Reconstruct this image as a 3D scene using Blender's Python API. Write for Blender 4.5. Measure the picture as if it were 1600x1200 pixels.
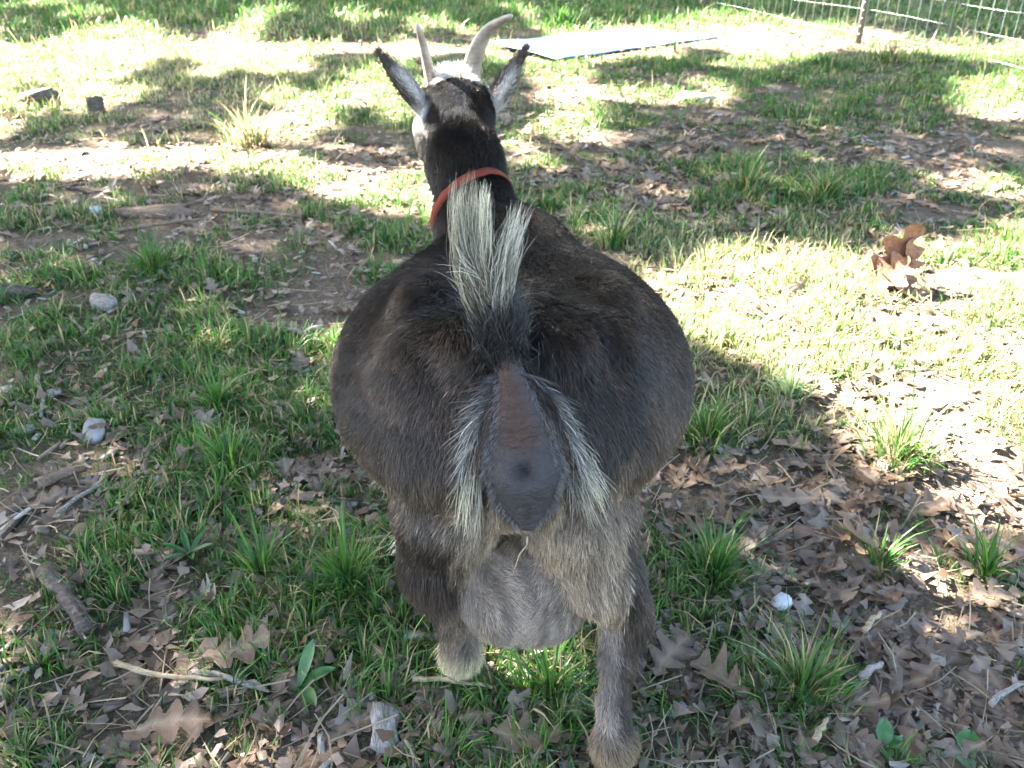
import bpy, math, numpy as np
from mathutils import Vector, Matrix

for o in list(bpy.data.objects):
    bpy.data.objects.remove(o)
SC = bpy.context.scene
COL = SC.collection
rng = np.random.default_rng(7)

# ------------------------------------------------------------------ camera
CAM_H, PITCH, FPX = 1.15, math.radians(30.0), 1350.0
cd = bpy.data.cameras.new('camera')
cam = bpy.data.objects.new('camera', cd)
COL.objects.link(cam)
cam.location = (0, 0, CAM_H)
cam.rotation_euler = (math.radians(90) - PITCH, 0, 0)
cd.sensor_fit = 'HORIZONTAL'
cd.sensor_width = 36
cd.lens = 36 * FPX / 1600
cd.clip_start, cd.clip_end = 0.05, 600
cd.dof.use_dof = True
cd.dof.focus_distance = 1.25
cd.dof.aperture_fstop = 9.0
SC.camera = cam

# ------------------------------------------------------------------ light
TOSUN = np.array([-0.75, 0.42, 0.75]); TOSUN /= np.linalg.norm(TOSUN)
EL = math.asin(TOSUN[2]); AZ = math.atan2(TOSUN[0], TOSUN[1])
W = bpy.data.worlds.new('World'); SC.world = W; W.use_nodes = True
wn = W.node_tree.nodes; wl = W.node_tree.links
sky = wn.new('ShaderNodeTexSky'); sky.sky_type = 'NISHITA'; sky.sun_disc = False
sky.sun_elevation = EL; sky.sun_rotation = AZ
sky.dust_density = 2.0; sky.air_density = 1.0; sky.ozone_density = 0.8
wl.new(sky.outputs[0], wn['Background'].inputs[0])
wn['Background'].inputs[1].default_value = 0.06
sd = bpy.data.lights.new('sun', 'SUN'); sd.energy = 5.0; sd.angle = math.radians(0.53); sd.color = (1, .95, .87)
so = bpy.data.objects.new('sun', sd); COL.objects.link(so)
so.rotation_euler = Vector(TOSUN).to_track_quat('Z', 'Y').to_euler()
so.location = (-8, 5, 12)
SC.view_settings.view_transform = 'Standard'; SC.view_settings.look = 'None'
SC.view_settings.exposure = 4.42; SC.view_settings.gamma = 1.0
SC.view_settings.use_curve_mapping = False
SC.view_settings.use_white_balance = True; SC.view_settings.white_balance_temperature = 6700
SC.cycles.use_denoising = True
SC.cycles.max_bounces = 6; SC.cycles.diffuse_bounces = 3; SC.cycles.transparent_max_bounces = 6
SC.cycles_curves.shape = 'RIBBONS'

# ------------------------------------------------------------------ helpers
cp, sp_ = math.cos(PITCH), math.sin(PITCH)

def ray(u, v):
    dx = (u - 800) / FPX; dy = (600 - v) / FPX
    return np.array([dx, cp + dy * sp_, -sp_ + dy * cp])

def at(u, v, z=0.0):
    d = ray(u, v); t = (z - CAM_H) / d[2]
    return np.array([d[0] * t, d[1] * t, z])

def aty(u, v, y):
    d = ray(u, v); t = y / d[1]
    return np.array([d[0] * t, y, CAM_H + d[2] * t])

def project(p):
    p = np.asarray(p, float)
    q = p - np.array([0, 0, CAM_H])
    dep = q[..., 1] * cp - q[..., 2] * sp_
    up = q[..., 1] * sp_ + q[..., 2] * cp
    dep_s = np.where(dep > 1e-3, dep, 1e-3)
    return 800 + FPX * q[..., 0] / dep_s, 600 - FPX * up / dep_s, dep

def hash2(ix, iy, s):
    h = (ix.astype(np.int64) * 374761393 + iy.astype(np.int64) * 668265263 + s * 1442695041) & 0xffffffff
    h = ((h ^ (h >> 13)) * 1274126177) & 0xffffffff
    return ((h ^ (h >> 16)) & 0xffff) / 65535.0

def vnoise(x, y, scale=1.0, seed=0, oct=3):
    x = np.asarray(x, float) / scale; y = np.asarray(y, float) / scale
    tot = 0; amp = 1; nrm = 0
    for o in range(oct):
        ix = np.floor(x); iy = np.floor(y); fx = x - ix; fy = y - iy
        fx = fx * fx * (3 - 2 * fx); fy = fy * fy * (3 - 2 * fy)
        s = seed + o * 17
        v = (hash2(ix, iy, s) * (1 - fx) + hash2(ix + 1, iy, s) * fx) * (1 - fy) + \
            (hash2(ix, iy + 1, s) * (1 - fx) + hash2(ix + 1, iy + 1, s) * fx) * fy
        tot = tot + v * amp; nrm += amp; amp *= .5; x = x * 2.03 + 5.1; y = y * 2.03 + 9.7
    return tot / nrm

def gz(x, y):
    x = np.asarray(x, float); y = np.asarray(y, float)
    fall = np.exp(-((x / 14) ** 2 + ((y - 6) / 16) ** 2))
    return ((vnoise(x, y, 1.1, 3, 2) - .5) * .05 + (vnoise(x, y, .22, 5, 2) - .5) * .022) * fall

def mesh_np(name, verts, faces_flat, loop_totals, mats=(), smooth=True, attrs=None):
    me = bpy.data.meshes.new(name)
    verts = np.asarray(verts, np.float32).reshape(-1, 3)
    ff = np.asarray(faces_flat, np.int32).ravel(); lt = np.asarray(loop_totals, np.int32).ravel()
    me.vertices.add(len(verts)); me.vertices.foreach_set('co', verts.ravel())
    me.loops.add(len(ff)); me.loops.foreach_set('vertex_index', ff)
    me.polygons.add(len(lt))
    ls = np.zeros(len(lt), np.int32); ls[1:] = np.cumsum(lt)[:-1]
    me.polygons.foreach_set('loop_start', ls); me.polygons.foreach_set('loop_total', lt)
    if smooth:
        me.polygons.foreach_set('use_smooth', np.ones(len(lt), bool))
    me.update(calc_edges=True)
    for k, (typ, arr) in (attrs or {}).items():
        a = me.attributes.new(k, typ, 'POINT')
        arr = np.asarray(arr, np.float32)
        if typ == 'FLOAT_COLOR':
            if arr.shape[1] == 3: arr = np.c_[arr, np.ones(len(arr), np.float32)]
            a.data.foreach_set('color', arr.astype(np.float32).ravel())
        else:
            a.data.foreach_set('value', arr.ravel())
    for m in mats: me.materials.append(m)
    return me

def mesh_py(name, verts, faces, mats=(), smooth=True, attrs=None):
    return mesh_np(name, verts, [i for f in faces for i in f], [len(f) for f in faces], mats, smooth, attrs)

def link(name, data, parent=None, kind=None, label=None, cat=None, group=None, loc=None, rot=None, scale=None):
    o = bpy.data.objects.new(name, data); COL.objects.link(o)
    if parent is not None: o.parent = parent
    if kind: o['kind'] = kind
    if label: o['label'] = label
    if cat: o['category'] = cat
    if group: o['group'] = group
    if loc is not None: o.location = loc
    if rot is not None: o.rotation_euler = rot
    if scale is not None: o.scale = scale
    return o

class NT:
    """small node-tree helper"""
    def __init__(s, name):
        s.m = bpy.data.materials.new(name); s.m.use_nodes = True
        s.n = s.m.node_tree.nodes; s.l = s.m.node_tree.links
        s.b = s.n['Principled BSDF']; s.out = s.n['Material Output']
    def new(s, t, **kw):
        n = s.n.new(t)
        for k, v in kw.items(): setattr(n, k, v)
        return n
    def link(s, a, b): s.l.new(a, b)
    def noise(s, scale, detail=4, rough=.55, vec=None, dist=0):
        n = s.new('ShaderNodeTexNoise'); n.inputs['Scale'].default_value = scale
        n.inputs['Detail'].default_value = detail; n.inputs['Roughness'].default_value = rough
        n.inputs['Distortion'].default_value = dist
        if vec is not None: s.link(vec, n.inputs['Vector'])
        return n.outputs['Fac']
    def ramp(s, fac, stops):
        r = s.new('ShaderNodeValToRGB'); cr = r.color_ramp
        while len(cr.elements) < len(stops): cr.elements.new(.5)
        for e, (p, c) in zip(cr.elements, stops):
            e.position = p; e.color = (*c, 1) if len(c) == 3 else c
        s.link(fac, r.inputs[0]); return r.outputs[0]
    def mix(s, fac, a, b, mode='MIX'):
        m = s.new('ShaderNodeMix', data_type='RGBA', blend_type=mode)
        for i, v in ((0, fac), (6, a), (7, b)):
            if isinstance(v, (int, float)): m.inputs[i].default_value = v
            elif isinstance(v, tuple): m.inputs[i].default_value = (*v, 1)
            else: s.link(v, m.inputs[i])
        return m.outputs[2]
    def math(s, op, a, b=None):
        m = s.new('ShaderNodeMath', operation=op)
        for i, v in ((0, a), (1, b)):
            if v is None: continue
            if isinstance(v, (int, float)): m.inputs[i].default_value = v
            else: s.link(v, m.inputs[i])
        return m.outputs[0]
    def attr(s, name, out='Color'):
        a = s.new('ShaderNodeAttribute'); a.attribute_name = name; return a.outputs[out]
    def bump(s, h, strength=.5, dist=.01):
        b = s.new('ShaderNodeBump'); b.inputs['Strength'].default_value = strength
        b.inputs['Distance'].default_value = dist; s.link(h, b.inputs['Height'])
        s.link(b.outputs[0], s.b.inputs['Normal']); return b
    def coord(s, which='Object'):
        return s.new('ShaderNodeTexCoord').outputs[which]

def set_b(t, color=None, rough=.6, spec=.4, metal=0):
    if color is not None:
        if isinstance(color, tuple): t.b.inputs['Base Color'].default_value = (*color, 1)
        else: t.link(color, t.b.inputs['Base Color'])
    t.b.inputs['Roughness'].default_value = rough
    t.b.inputs['Specular IOR Level'].default_value = spec
    t.b.inputs['Metallic'].default_value = metal

def thin_leaf(t, color, trans=.35, rough=.5, spec=.3):
    """surface with some light coming through: principled mixed with translucent"""
    set_b(t, color, rough, spec)
    tr = t.new('ShaderNodeBsdfTranslucent'); t.link(color, tr.inputs[0])
    mx = t.new('ShaderNodeMixShader'); mx.inputs[0].default_value = trans
    t.link(t.b.outputs[0], mx.inputs[1]); t.link(tr.outputs[0], mx.inputs[2])
    t.link(mx.outputs[0], t.out.inputs[0])

# ------------------------------------------------------------------ materials
def M_ground():
    t = NT('soil_and_thatch'); v = t.coord('Object')
    n1 = t.noise(9, 6, .65, v); n2 = t.noise(70, 5, .7, v)
    soil = t.ramp(n1, [(.25, (.075, .052, .036)), (.5, (.15, .112, .08)), (.72, (.24, .19, .14))])
    soil = t.mix(.6, soil, t.ramp(n2, [(.3, (.05, .035, .025)), (.5, (.16, .12, .085)), (.7, (.32, .26, .19))]))
    gr = t.ramp(n2, [(.3, (.02, .028, .010)), (.55, (.06, .075, .026)), (.75, (.15, .14, .075))])
    col = t.mix(t.attr('grassy', 'Fac'), soil, gr)
    set_b(t, col, .95, .15)
    h = t.math('ADD', t.noise(120, 4, .7, v), t.math('MULTIPLY', t.noise(30, 4, .6, v), 1.5))
    t.bump(h, .9, .012)
    return t.m

def M_grass():
    t = NT('grass_blade')
    col = t.attr('tint')
    thin_leaf(t, col, .42, .42, .35)
    return t.m

def M_leaf(name='dry_oak_leaf'):
    t = NT(name)
    ot = t.new('ShaderNodeAttribute'); ot.attribute_type = 'OBJECT'; ot.attribute_name = 'tone'
    k = t.math('ADD', t.attr('tone', 'Fac'), ot.outputs['Fac'])
    col = t.ramp(k, [(0, (.165, .078, .036)), (.22, (.20, .12, .070)), (.45, (.13, .085, .058)), (.65, (.175, .13, .10)), (.88, (.25, .195, .155)), (1, (.38, .33, .28))])
    v = t.coord('Object')
    n = t.noise(55, 5, .65, v)
    col = t.mix(.45, col, t.ramp(n, [(.3, (.05, .034, .024)), (.52, (.165, .115, .085)), (.75, (.28, .215, .17))]))
    rib = t.attr('rib', 'Fac')
    col = t.mix(t.math('MULTIPLY', rib, .5), col, (.40, .30, .20))
    thin_leaf(t, col, .16, .5, .45)
    t.bump(t.math('ADD', n, t.math('MULTIPLY', rib, .6)), .5, .004)
    return t.m

def M_wood(name, a, b, c, sc=30, rough=.85):
    t = NT(name); v = t.coord('Object')
    mp = t.new('ShaderNodeMapping'); mp.inputs['Scale'].default_value = (1, 4, 4); t.link(v, mp.inputs[0])
    n = t.noise(sc, 6, .65, mp.outputs[0], 1.6)
    col = t.ramp(n, [(.28, a), (.5, b), (.72, c)])
    set_b(t, col, rough, .2); t.bump(n, .9, .006)
    return t.m

def M_simple(name, col, rough=.6, spec=.4, var=.35, sc=40, bump=.3, metal=0):
    t = NT(name); v = t.coord('Object'); n = t.noise(sc, 5, .6, v)
    d = tuple(c * (1 - var) for c in col); l = tuple(min(1, c * (1 + var)) for c in col)
    set_b(t, t.ramp(n, [(.3, d), (.7, l)]), rough, spec, metal)
    if bump: t.bump(n, bump, .003)
    return t.m

def M_fur():
    t = NT('goat_hair')
    col = t.attr('tint'); tip = t.attr('tip')
    hi = t.new('ShaderNodeHairInfo')
    ic = t.math('POWER', hi.outputs['Intercept'], 1.6)
    c = t.mix(ic, col, tip)
    set_b(t, c, .42, .5)
    return t.m

def M_skin():
    t = NT('goat_skin'); v = t.coord('Object')
    n = t.noise(160, 4, .6, v); mpn = t.new('ShaderNodeMapping'); mpn.inputs['Scale'].default_value = (1, 1, 1.8); t.link(v, mpn.inputs[0]); n2 = t.noise(38, 4, .65, mpn.outputs[0], 1.2)
    c = t.attr('tint')
    c = t.mix(.35, c, t.ramp(n2, [(.3, (.45, .43, .43)), (.7, (1, 1, 1))]), 'MULTIPLY')
    c = t.mix(.35, c, t.ramp(n, [(.3, (.35, .35, .35)), (.7, (1, 1, 1))]), 'MULTIPLY')
    set_b(t, c, .7, .25); t.bump(t.math('ADD', n, t.math('MULTIPLY', n2, 2)), .7, .006)
    return t.m

def M_horn():
    t = NT('horn'); v = t.coord('Object')
    n = t.noise(25, 5, .6, v)
    w = t.new('ShaderNodeTexWave'); w.bands_direction = 'Z'; w.inputs['Scale'].default_value = 38; w.inputs['Distortion'].default_value = 5
    t.link(v, w.inputs['Vector'])
    k = t.math('ADD', t.math('MULTIPLY', n, .96), t.math('MULTIPLY', w.outputs['Fac'], .04))
    set_b(t, t.ramp(k, [(.3, (.13, .105, .085)), (.5, (.27, .23, .19)), (.7, (.42, .37, .32))]), .45, .4)
    t.bump(k, .3, .003)
    return t.m

def M_crown():
    t = NT('tree_leaf')
    k = t.attr('tone', 'Fac')
    thin_leaf(t, t.ramp(k, [(0, (.03, .06, .015)), (.5, (.05, .1, .022)), (1, (.09, .15, .035))]), .06, .5, .3)
    return t.m

MG, MGR, MLEAF = M_ground(), M_grass(), M_leaf()
MFUR, MSKIN, MHORN, MCROWN = M_fur(), M_skin(), M_horn(), M_crown()
MGREYWOOD = M_wood('weathered_grey_wood', (.10, .085, .075), (.30, .265, .235), (.50, .46, .42))
MBARK = M_wood('dark_bark', (.03, .024, .02), (.095, .075, .062), (.22, .185, .16), 22)
MTAN = M_wood('tan_twig', (.2, .15, .09), (.36, .28, .18), (.5, .42, .3))
MBROWNWOOD = M_wood('brown_wood', (.09, .06, .04), (.2, .14, .1), (.34, .26, .2))
MTREE = M_wood('tree_bark', (.035, .028, .022), (.10, .082, .066), (.2, .17, .14), 6)
MREDLEAF = M_simple('red_brown_leaf', (.20, .10, .058), .6, .3, .45, 25, .6)
MHOOF = M_simple('hoof_keratin', (.06, .05, .042), .5, .4)
MCOLLAR = M_simple('orange_red_webbing', (.15, .030, .018), .85, .2, .25, 300, .6)
MBUCKLE = M_simple('dark_metal', (.06, .06, .07), .35, .5, .3, 60, .1, .6)
MEYE = M_simple('eye_amber', (.25, .14, .04), .1, .6, .3, 60, 0)
MPALE = M_simple('pale_stone', (.27, .26, .25), .85, .3, .25, 45, .8)
MWHITE = M_simple('white_fluff', (.5, .5, .5), .8, .2, .12, 90, .5)

# ------------------------------------------------------------------ where grass grows and leaves lie
# (centre in metres, radius, strength): thin spots and thick spots seen in the photograph
def spots(lst):
    out = []
    for u, v, r, s in lst:
        p = at(u, v); out.append((p[0], p[1], r, s))
    return out
GSPOTS = spots([
    (90, 330, .75, -.2), (300, 350, .6, -.12), (100, 780, .16, -.3), (520, 720, .14, -.35), (420, 760, .14, -.25), (560, 330, .35, -.15),
    (1500, 760, .25, -.6), (1420, 1000, .3, -.32), (1180, 960, .12, -.35), (1220, 790, .2, -.5), (1560, 1100, .25, -.3), (1050, 1060, .1, -.4), (600, 1160, .16, -.4),
    (1100, 1150, .12, -.4), (300, 1170, .1, -.3), (950, 1020, .1, -.4), (430, 460, .3, -.3),
    (1050, 330, .35, -.45), (1000, 270, .4, -.35), (1400, 270, .35, -.35), (1200, 230, .6, .1), (1300, 520, .5, .12), (1180, 460, .4, .08), (1480, 560, .4, .1), (80, 600, .5, .3), (130, 900, .35, .2), (60, 470, .3, .25), (200, 800, .3, .15),
    (250, 560, .5, .25), (380, 690, .35, .35), (280, 900, .35, .25), (540, 960, .25, .35), (480, 840, .25, .25), (200, 410, .5, .25), (800, 1110, .2, .25),
    (1130, 880, .12, .5), (1260, 1060, .13, .5), (1110, 660, .16, .4), (1400, 700, .16, .3), (1040, 240, .5, .2), (1130, 300, .5, .15), (1530, 390, .4, .4),
    (300, 190, .9, .2), (900, 20, 2.0, .3), (300, 20, 2.5, .35), (1480, 80, .8, .3), (1000, 80, 1.2, -.1), (1250, 60, .9, -.5), (450, 230, .5, -.1), (250, 270, .8, -.12), (350, 90, 1.4, .05), (150, 120, 1, .05)])
LSPOTS = spots([
    (1220, 800, .25, .8), (1450, 980, .35, .7), (1500, 760, .3, .7), (1180, 960, .18, .6), (1560, 1120, .3, .7), (1080, 1060, .14, .7), (600, 1170, .16, .45), (820, 1180, .2, .5),
    (950, 1030, .15, .7), (420, 760, .2, .5), (530, 720, .15, .7), (350, 1040, .12, .15), (200, 760, .2, .35), (1050, 330, .35, .8), (1000, 270, .4, .6), (1400, 270, .4, .6), (1330, 420, .3, .3),
    (1250, 540, .6, .05), (1450, 520, .5, .05), (430, 900, .2, .3), (1250, 60, .8, .7), (880, 160, .6, .6), (500, 940, .15, .3), (1170, 1010, .12, .3), (260, 1180, .12, .35)])

def field(x, y, sp):
    f = np.zeros_like(np.asarray(x, float))
    for cx, cy, r, s in sp:
        f = f + s * np.exp(-((x - cx) ** 2 + (y - cy) ** 2) / (r * r))
    return f

def grassiness(x, y):
    n = vnoise(x, y, .55, 11, 3); n2 = vnoise(x, y, .16, 23, 2)
    g = .45 + (n - .5) * 1.5 + (n2 - .5) * 1.6 + field(x, y, GSPOTS)
    far = np.clip((np.asarray(y) - 8) / 4, 0, 1)
    mid = np.clip((np.asarray(y) - 3) / 3, 0, 1)
    g = g * (1 - .45 * mid) + .45 * mid * .60
    return np.clip(g + far * .25, 0, 1)

def leafiness(x, y):
    n = vnoise(x, y, .4, 31, 3)
    return np.clip(.09 + (n - .5) * .55 + field(x, y, LSPOTS) * .8 + np.where((x > .1) & (y < 6), .06, 0), .01, 1)

# ------------------------------------------------------------------ ground
def build_ground():
    def axis(a, b, step, lo, hi):
        c = np.arange(a, b + 1e-6, step); k = []
        s = step; p = a
        while p > lo: s *= 1.35; p -= s; k.append(p)
        L = k[::-1]; k = []; s = step; p = b
        while p < hi: s *= 1.35; p += s; k.append(p)
        return np.array(L + list(c) + k)
    xs = axis(-6, 6, .05, -200, 200); ys = axis(.3, 11.5, .05, -150, 300)
    X, Y = np.meshgrid(xs, ys)
    Z = gz(X, Y)
    V = np.stack([X, Y, Z], -1).reshape(-1, 3)
    nx, ny = len(xs), len(ys)
    i = (np.arange(ny - 1)[:, None] * nx + np.arange(nx - 1)[None, :]).ravel()
    F = np.stack([i, i + 1, i + nx + 1, i + nx], -1)
    g = grassiness(V[:, 0], V[:, 1])
    me = mesh_np('ground', V, F, np.full(len(F), 4), [MG], True, {'grassy': ('FLOAT', np.clip(g * 1.3 - .25, 0, 1))})
    link('ground', me, kind='structure')

# ------------------------------------------------------------------ grass blades
def blades(root, h, w, az, lean, tint, seg=3, droop=None):
    """root (N,3); returns verts, faces, totals, colours"""
    N = len(root)
    ts = np.linspace(0, 1, seg + 1)
    prof = np.interp(ts, [0, .35, .75, 1], [.75, 1, .62, 0])
    d = np.stack([np.cos(az), np.sin(az), np.zeros(N)], -1)
    s = np.stack([-np.sin(az), np.cos(az), np.zeros(N)], -1)
    tw = rng.uniform(-.9, .9, N)
    side = s * np.cos(tw)[:, None] + d * np.sin(tw)[:, None]
    V = np.zeros((N, 2 * seg + 1, 3), np.float32)
    for k, t in enumerate(ts):
        ang = lean * (t ** 1.3)
        # arc: integrate roughly
        hz = h * t * np.cos(ang * .6); fw = h * t * np.sin(ang * .75)
        c = root + d * fw[:, None]; c = c.copy(); c[:, 2] += hz
        if k < seg:
            V[:, 2 * k] = c - side * (w * prof[k] * .5)[:, None]
            V[:, 2 * k + 1] = c + side * (w * prof[k] * .5)[:, None]
        else:
            V[:, 2 * seg] = c
    nv = 2 * seg + 1
    base = (np.arange(N) * nv)[:, None]
    ql = []
    for k in range(seg - 1):
        ql += [2 * k, 2 * k + 1, 2 * k + 3, 2 * k + 2]
    ql += [2 * seg - 2, 2 * seg - 1, 2 * seg]
    F = (base + np.array(ql)[None, :]).ravel()
    T = np.tile(np.array([4] * (seg - 1) + [3]), N)
    C = np.repeat(tint[:, None, :], nv, 1)
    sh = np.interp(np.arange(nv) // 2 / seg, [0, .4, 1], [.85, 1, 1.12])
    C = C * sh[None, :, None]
    return V.reshape(-1, 3), F, T, C.reshape(-1, 3)

SUNSTRAWSPOTS = spots([(1300, 500, .6, 1.0), (1150, 440, .5, 1.0), (1500, 560, .5, .9), (200, 150, 1.2, .8), (350, 80, 1.4, .8), (300, 265, .7, .8), (1250, 70, 1.0, .7)])  # sun patches: straw blades whose pale tint also paints the sunlight brighter
def grass_tint(N, x, y, dry=.2):
    a = np.array([.040, .125, .020]); b = np.array([.10, .21, .045]); c = np.array([.36, .29, .15]); e = np.array([.035, .10, .035])
    k = np.clip(rng.random(N) * .6 + vnoise(x, y, .5, 77, 2) * .6 - .1, 0, 1)[:, None]
    col = a * (1 - k) + b * k
    m = rng.random(N) < .2; col[m] = e * rng.uniform(.8, 1.4, (m.sum(), 1))
    m = rng.random(N) < dry; col[m] = c * rng.uniform(.6, 1.25, (m.sum(), 1))
    st = np.clip(field(x, y, SUNSTRAWSPOTS), 0, 1) * .62
    m = rng.random(N) < st; col[m] = np.array([.40, .37, .20]) * rng.uniform(.7, 1.2, (m.sum(), 1))  # bleached straw colour, doubling as painted sun glare on the grass
    return col * rng.uniform(.75, 1.25, (N, 1))

def in_goat(x, y):
    return False

SHEETP = [tuple(at(u, v)[:2]) for u, v in ((766, 69), (1002, 50), (1121, 63), (868, 97))]
def build_grass():
    allV, allF, allT, allC = [], [], [], []
    off = 0
    bands = [(.15, 2.2, 88000, 3, .0030, .028), (2.2, 4.2, 76000, 3, .0041, .031), (4.2, 7.0, 84000, 2, .006, .036), (7.0, 13.0, 120000, 2, .010, .050)]
    for y0, y1, n, seg, w0, h0 in bands:
        m = int(n * 3.2)
        yy = y0 + (y1 - y0) * np.sqrt(rng.random(m)) if y0 > 3 else rng.uniform(y0, y1, m)
        half = (yy * .866 + .6) * .62 + .8
        xx = rng.uniform(-1, 1, m) * half
        g = grassiness(xx, yy)
        keep = rng.random(m) < np.clip((g - .15) * 1.2, 0.012, 1) ** 1.4
        xx, yy, g = xx[keep][:n], yy[keep][:n], g[keep][:n]
        # clump: pull blades toward tuft centres
        keep = ~poly_in(xx, yy, SHEETP); xx, yy, g = xx[keep], yy[keep], g[keep]
        cell = .055
        cx = (np.floor(xx / cell) + .2 + .6 * hash2(np.floor(xx / cell), np.floor(yy / cell), 91)) * cell
        cy = (np.floor(yy / cell) + .2 + .6 * hash2(np.floor(xx / cell), np.floor(yy / cell), 92)) * cell
        pull = rng.uniform(.0, .6, len(xx))
        px = xx + (cx - xx) * pull; py = yy + (cy - yy) * pull
        az = np.arctan2(yy - cy, xx - cx) + rng.normal(0, .7, len(xx))
        h = h0 * rng.lognormal(0, .38, len(xx)) * (.55 + .75 * g) * (.8 + .5 * hash2(np.floor(xx / cell), np.floor(yy / cell), 93))
        lean = np.abs(rng.normal(.85, .65, len(xx)))
        w = w0 * rng.uniform(.7, 1.5, len(xx))
        root = np.stack([px, py, gz(px, py) - .004], -1)
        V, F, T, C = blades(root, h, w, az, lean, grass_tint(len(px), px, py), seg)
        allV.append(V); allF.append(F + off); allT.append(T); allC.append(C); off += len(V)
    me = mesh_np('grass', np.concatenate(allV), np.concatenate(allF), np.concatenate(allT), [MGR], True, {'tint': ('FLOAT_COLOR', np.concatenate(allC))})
    link('grass', me, kind='stuff', label='short patchy green grass growing through the leaf litter', cat='grass')

TUFTS = [
    # u, v, radius, height, blades, width, green/straw/pale, label
    (1400, 720, .085, .125, 330, .004, 'mix', 'large grass tuft mixed with tan straw on the edge of the sunny patch, right side'),
    (1235, 620, .05, .10, 70, .0085, 'pale', 'small tuft of broad pale blades on the shadow edge just right of the goat belly'),
    (1115, 900, .085, .085, 340, .0036, 'green', 'dark green bushy tuft standing right beside the goat right hind leg'),
    (1255, 1080, .10, .08, 360, .0034, 'mix', 'low spreading tuft with tan stems among brown oak leaves, near the bottom right'),
    (390, 228, .16, .17, 300, .0065, 'straw', 'round straw-coloured tuft catching the sun behind the long shadow on the left'),
    (1105, 690, .08, .09, 260, .004, 'green', 'leafy green tuft tucked under the right flank of the goat'),
    (345, 640, .06, .085, 150, .0045, 'green', 'upright bright green tuft in the middle of the shaded grass left of the goat'),
    (360, 730, .11, .075, 330, .004, 'green', 'broad flattened dark green tuft left of the goat, above the fallen leaves'),
    (1375, 880, .06, .075, 130, .0036, 'mix', 'thin tuft with bleached stems beside a large upturned brown leaf on the right'),
    (1540, 900, .05, .10, 90, .0045, 'green', 'tall loose tuft at the right picture edge in front of sunlit leaves'),
    (1165, 300, .13, .11, 260, .0055, 'mix', 'olive tuft with dry stems in the shaded grass beyond the sunny patch'),
    (1290, 310, .11, .10, 200, .0055, 'mix', 'brownish tuft next to pale upturned leaves in the far shade on the right'),
    (960, 385, .09, .12, 120, .006, 'green', 'bright green tuft rising just behind the goat right shoulder'),
    (240, 425, .13, .09, 260, .005, 'green', 'thick green tuft beside the grey wood chunk on the left'),
    (1390, 100, .22, .12, 260, .008, 'mix', 'dull green tuft growing just in front of the metal fence post'),
    (1290, 105, .15, .10, 180, .008, 'green', 'bright small tuft left of the metal fence post foot'),
    (410, 905, .06, .09, 110, .0048, 'green', 'fine green tuft left of the goat left hind leg'),
    (545, 930, .08, .10, 240, .0045, 'green', 'long bladed lush tuft touching the goat left hind leg'),
    (860, 1100, .09, .085, 200, .0042, 'green', 'sparse bright tuft between the hind feet of the goat'),
    (878, 40, .25, .16, 160, .012, 'green', 'weedy bright tuft just beyond the pale blue sheet'),
]
def build_tufts():
    for u, v, r, h, n, w, kind, label in TUFTS:
        c = at(u, v); c[2] = float(gz(c[0], c[1]))
        rr = r * np.minimum(np.abs(rng.normal(0, .42, n)), .85); a0 = rng.uniform(0, 2 * np.pi, n)
        px, py = rr * np.cos(a0), rr * np.sin(a0)
        root = np.stack([px, py, gz(c[0] + px, c[1] + py) - c[2] - .004], -1)
        hh = h * rng.lognormal(-.2, .38, n) * (1.05 - .35 * rr / r)
        lean = np.abs(rng.normal(.45, .4, n)) + rr / r * .8
        tint = grass_tint(n, c[0] + px, c[1] + py, {'green': .05, 'mix': .3, 'straw': .75, 'pale': .0}[kind])
        if kind == 'pale': tint = tint * .6 + np.array([.16, .24, .13])
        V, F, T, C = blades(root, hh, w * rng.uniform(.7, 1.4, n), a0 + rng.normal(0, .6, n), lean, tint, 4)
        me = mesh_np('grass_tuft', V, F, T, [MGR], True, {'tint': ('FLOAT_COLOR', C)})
        link('grass_tuft', me, kind='thing', label=label, cat='grass tuft', group='grass tufts standing out of the lawn', loc=c)

# ------------------------------------------------------------------ oak leaves
def leaf_outline(seed, n):
    r = np.random.default_rng(seed)
    t = np.linspace(0, 1, n)
    env = np.sin(np.pi * np.clip(t * .94 + .05, 0, 1)) ** .75 * (.30 + .10 * r.random()) * (1 + .25 * (t - .5))
    ph = r.uniform(-.25, .25); lobes = r.choice([3, 3.5, 4])
    c = np.abs(np.cos(np.pi * (t * lobes + ph)))
    w = env * (.30 + .70 * c ** 1.3) * r.uniform(.92, 1.08, n)
    w[0] = .012; w[-1] = .012
    return t, w

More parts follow.
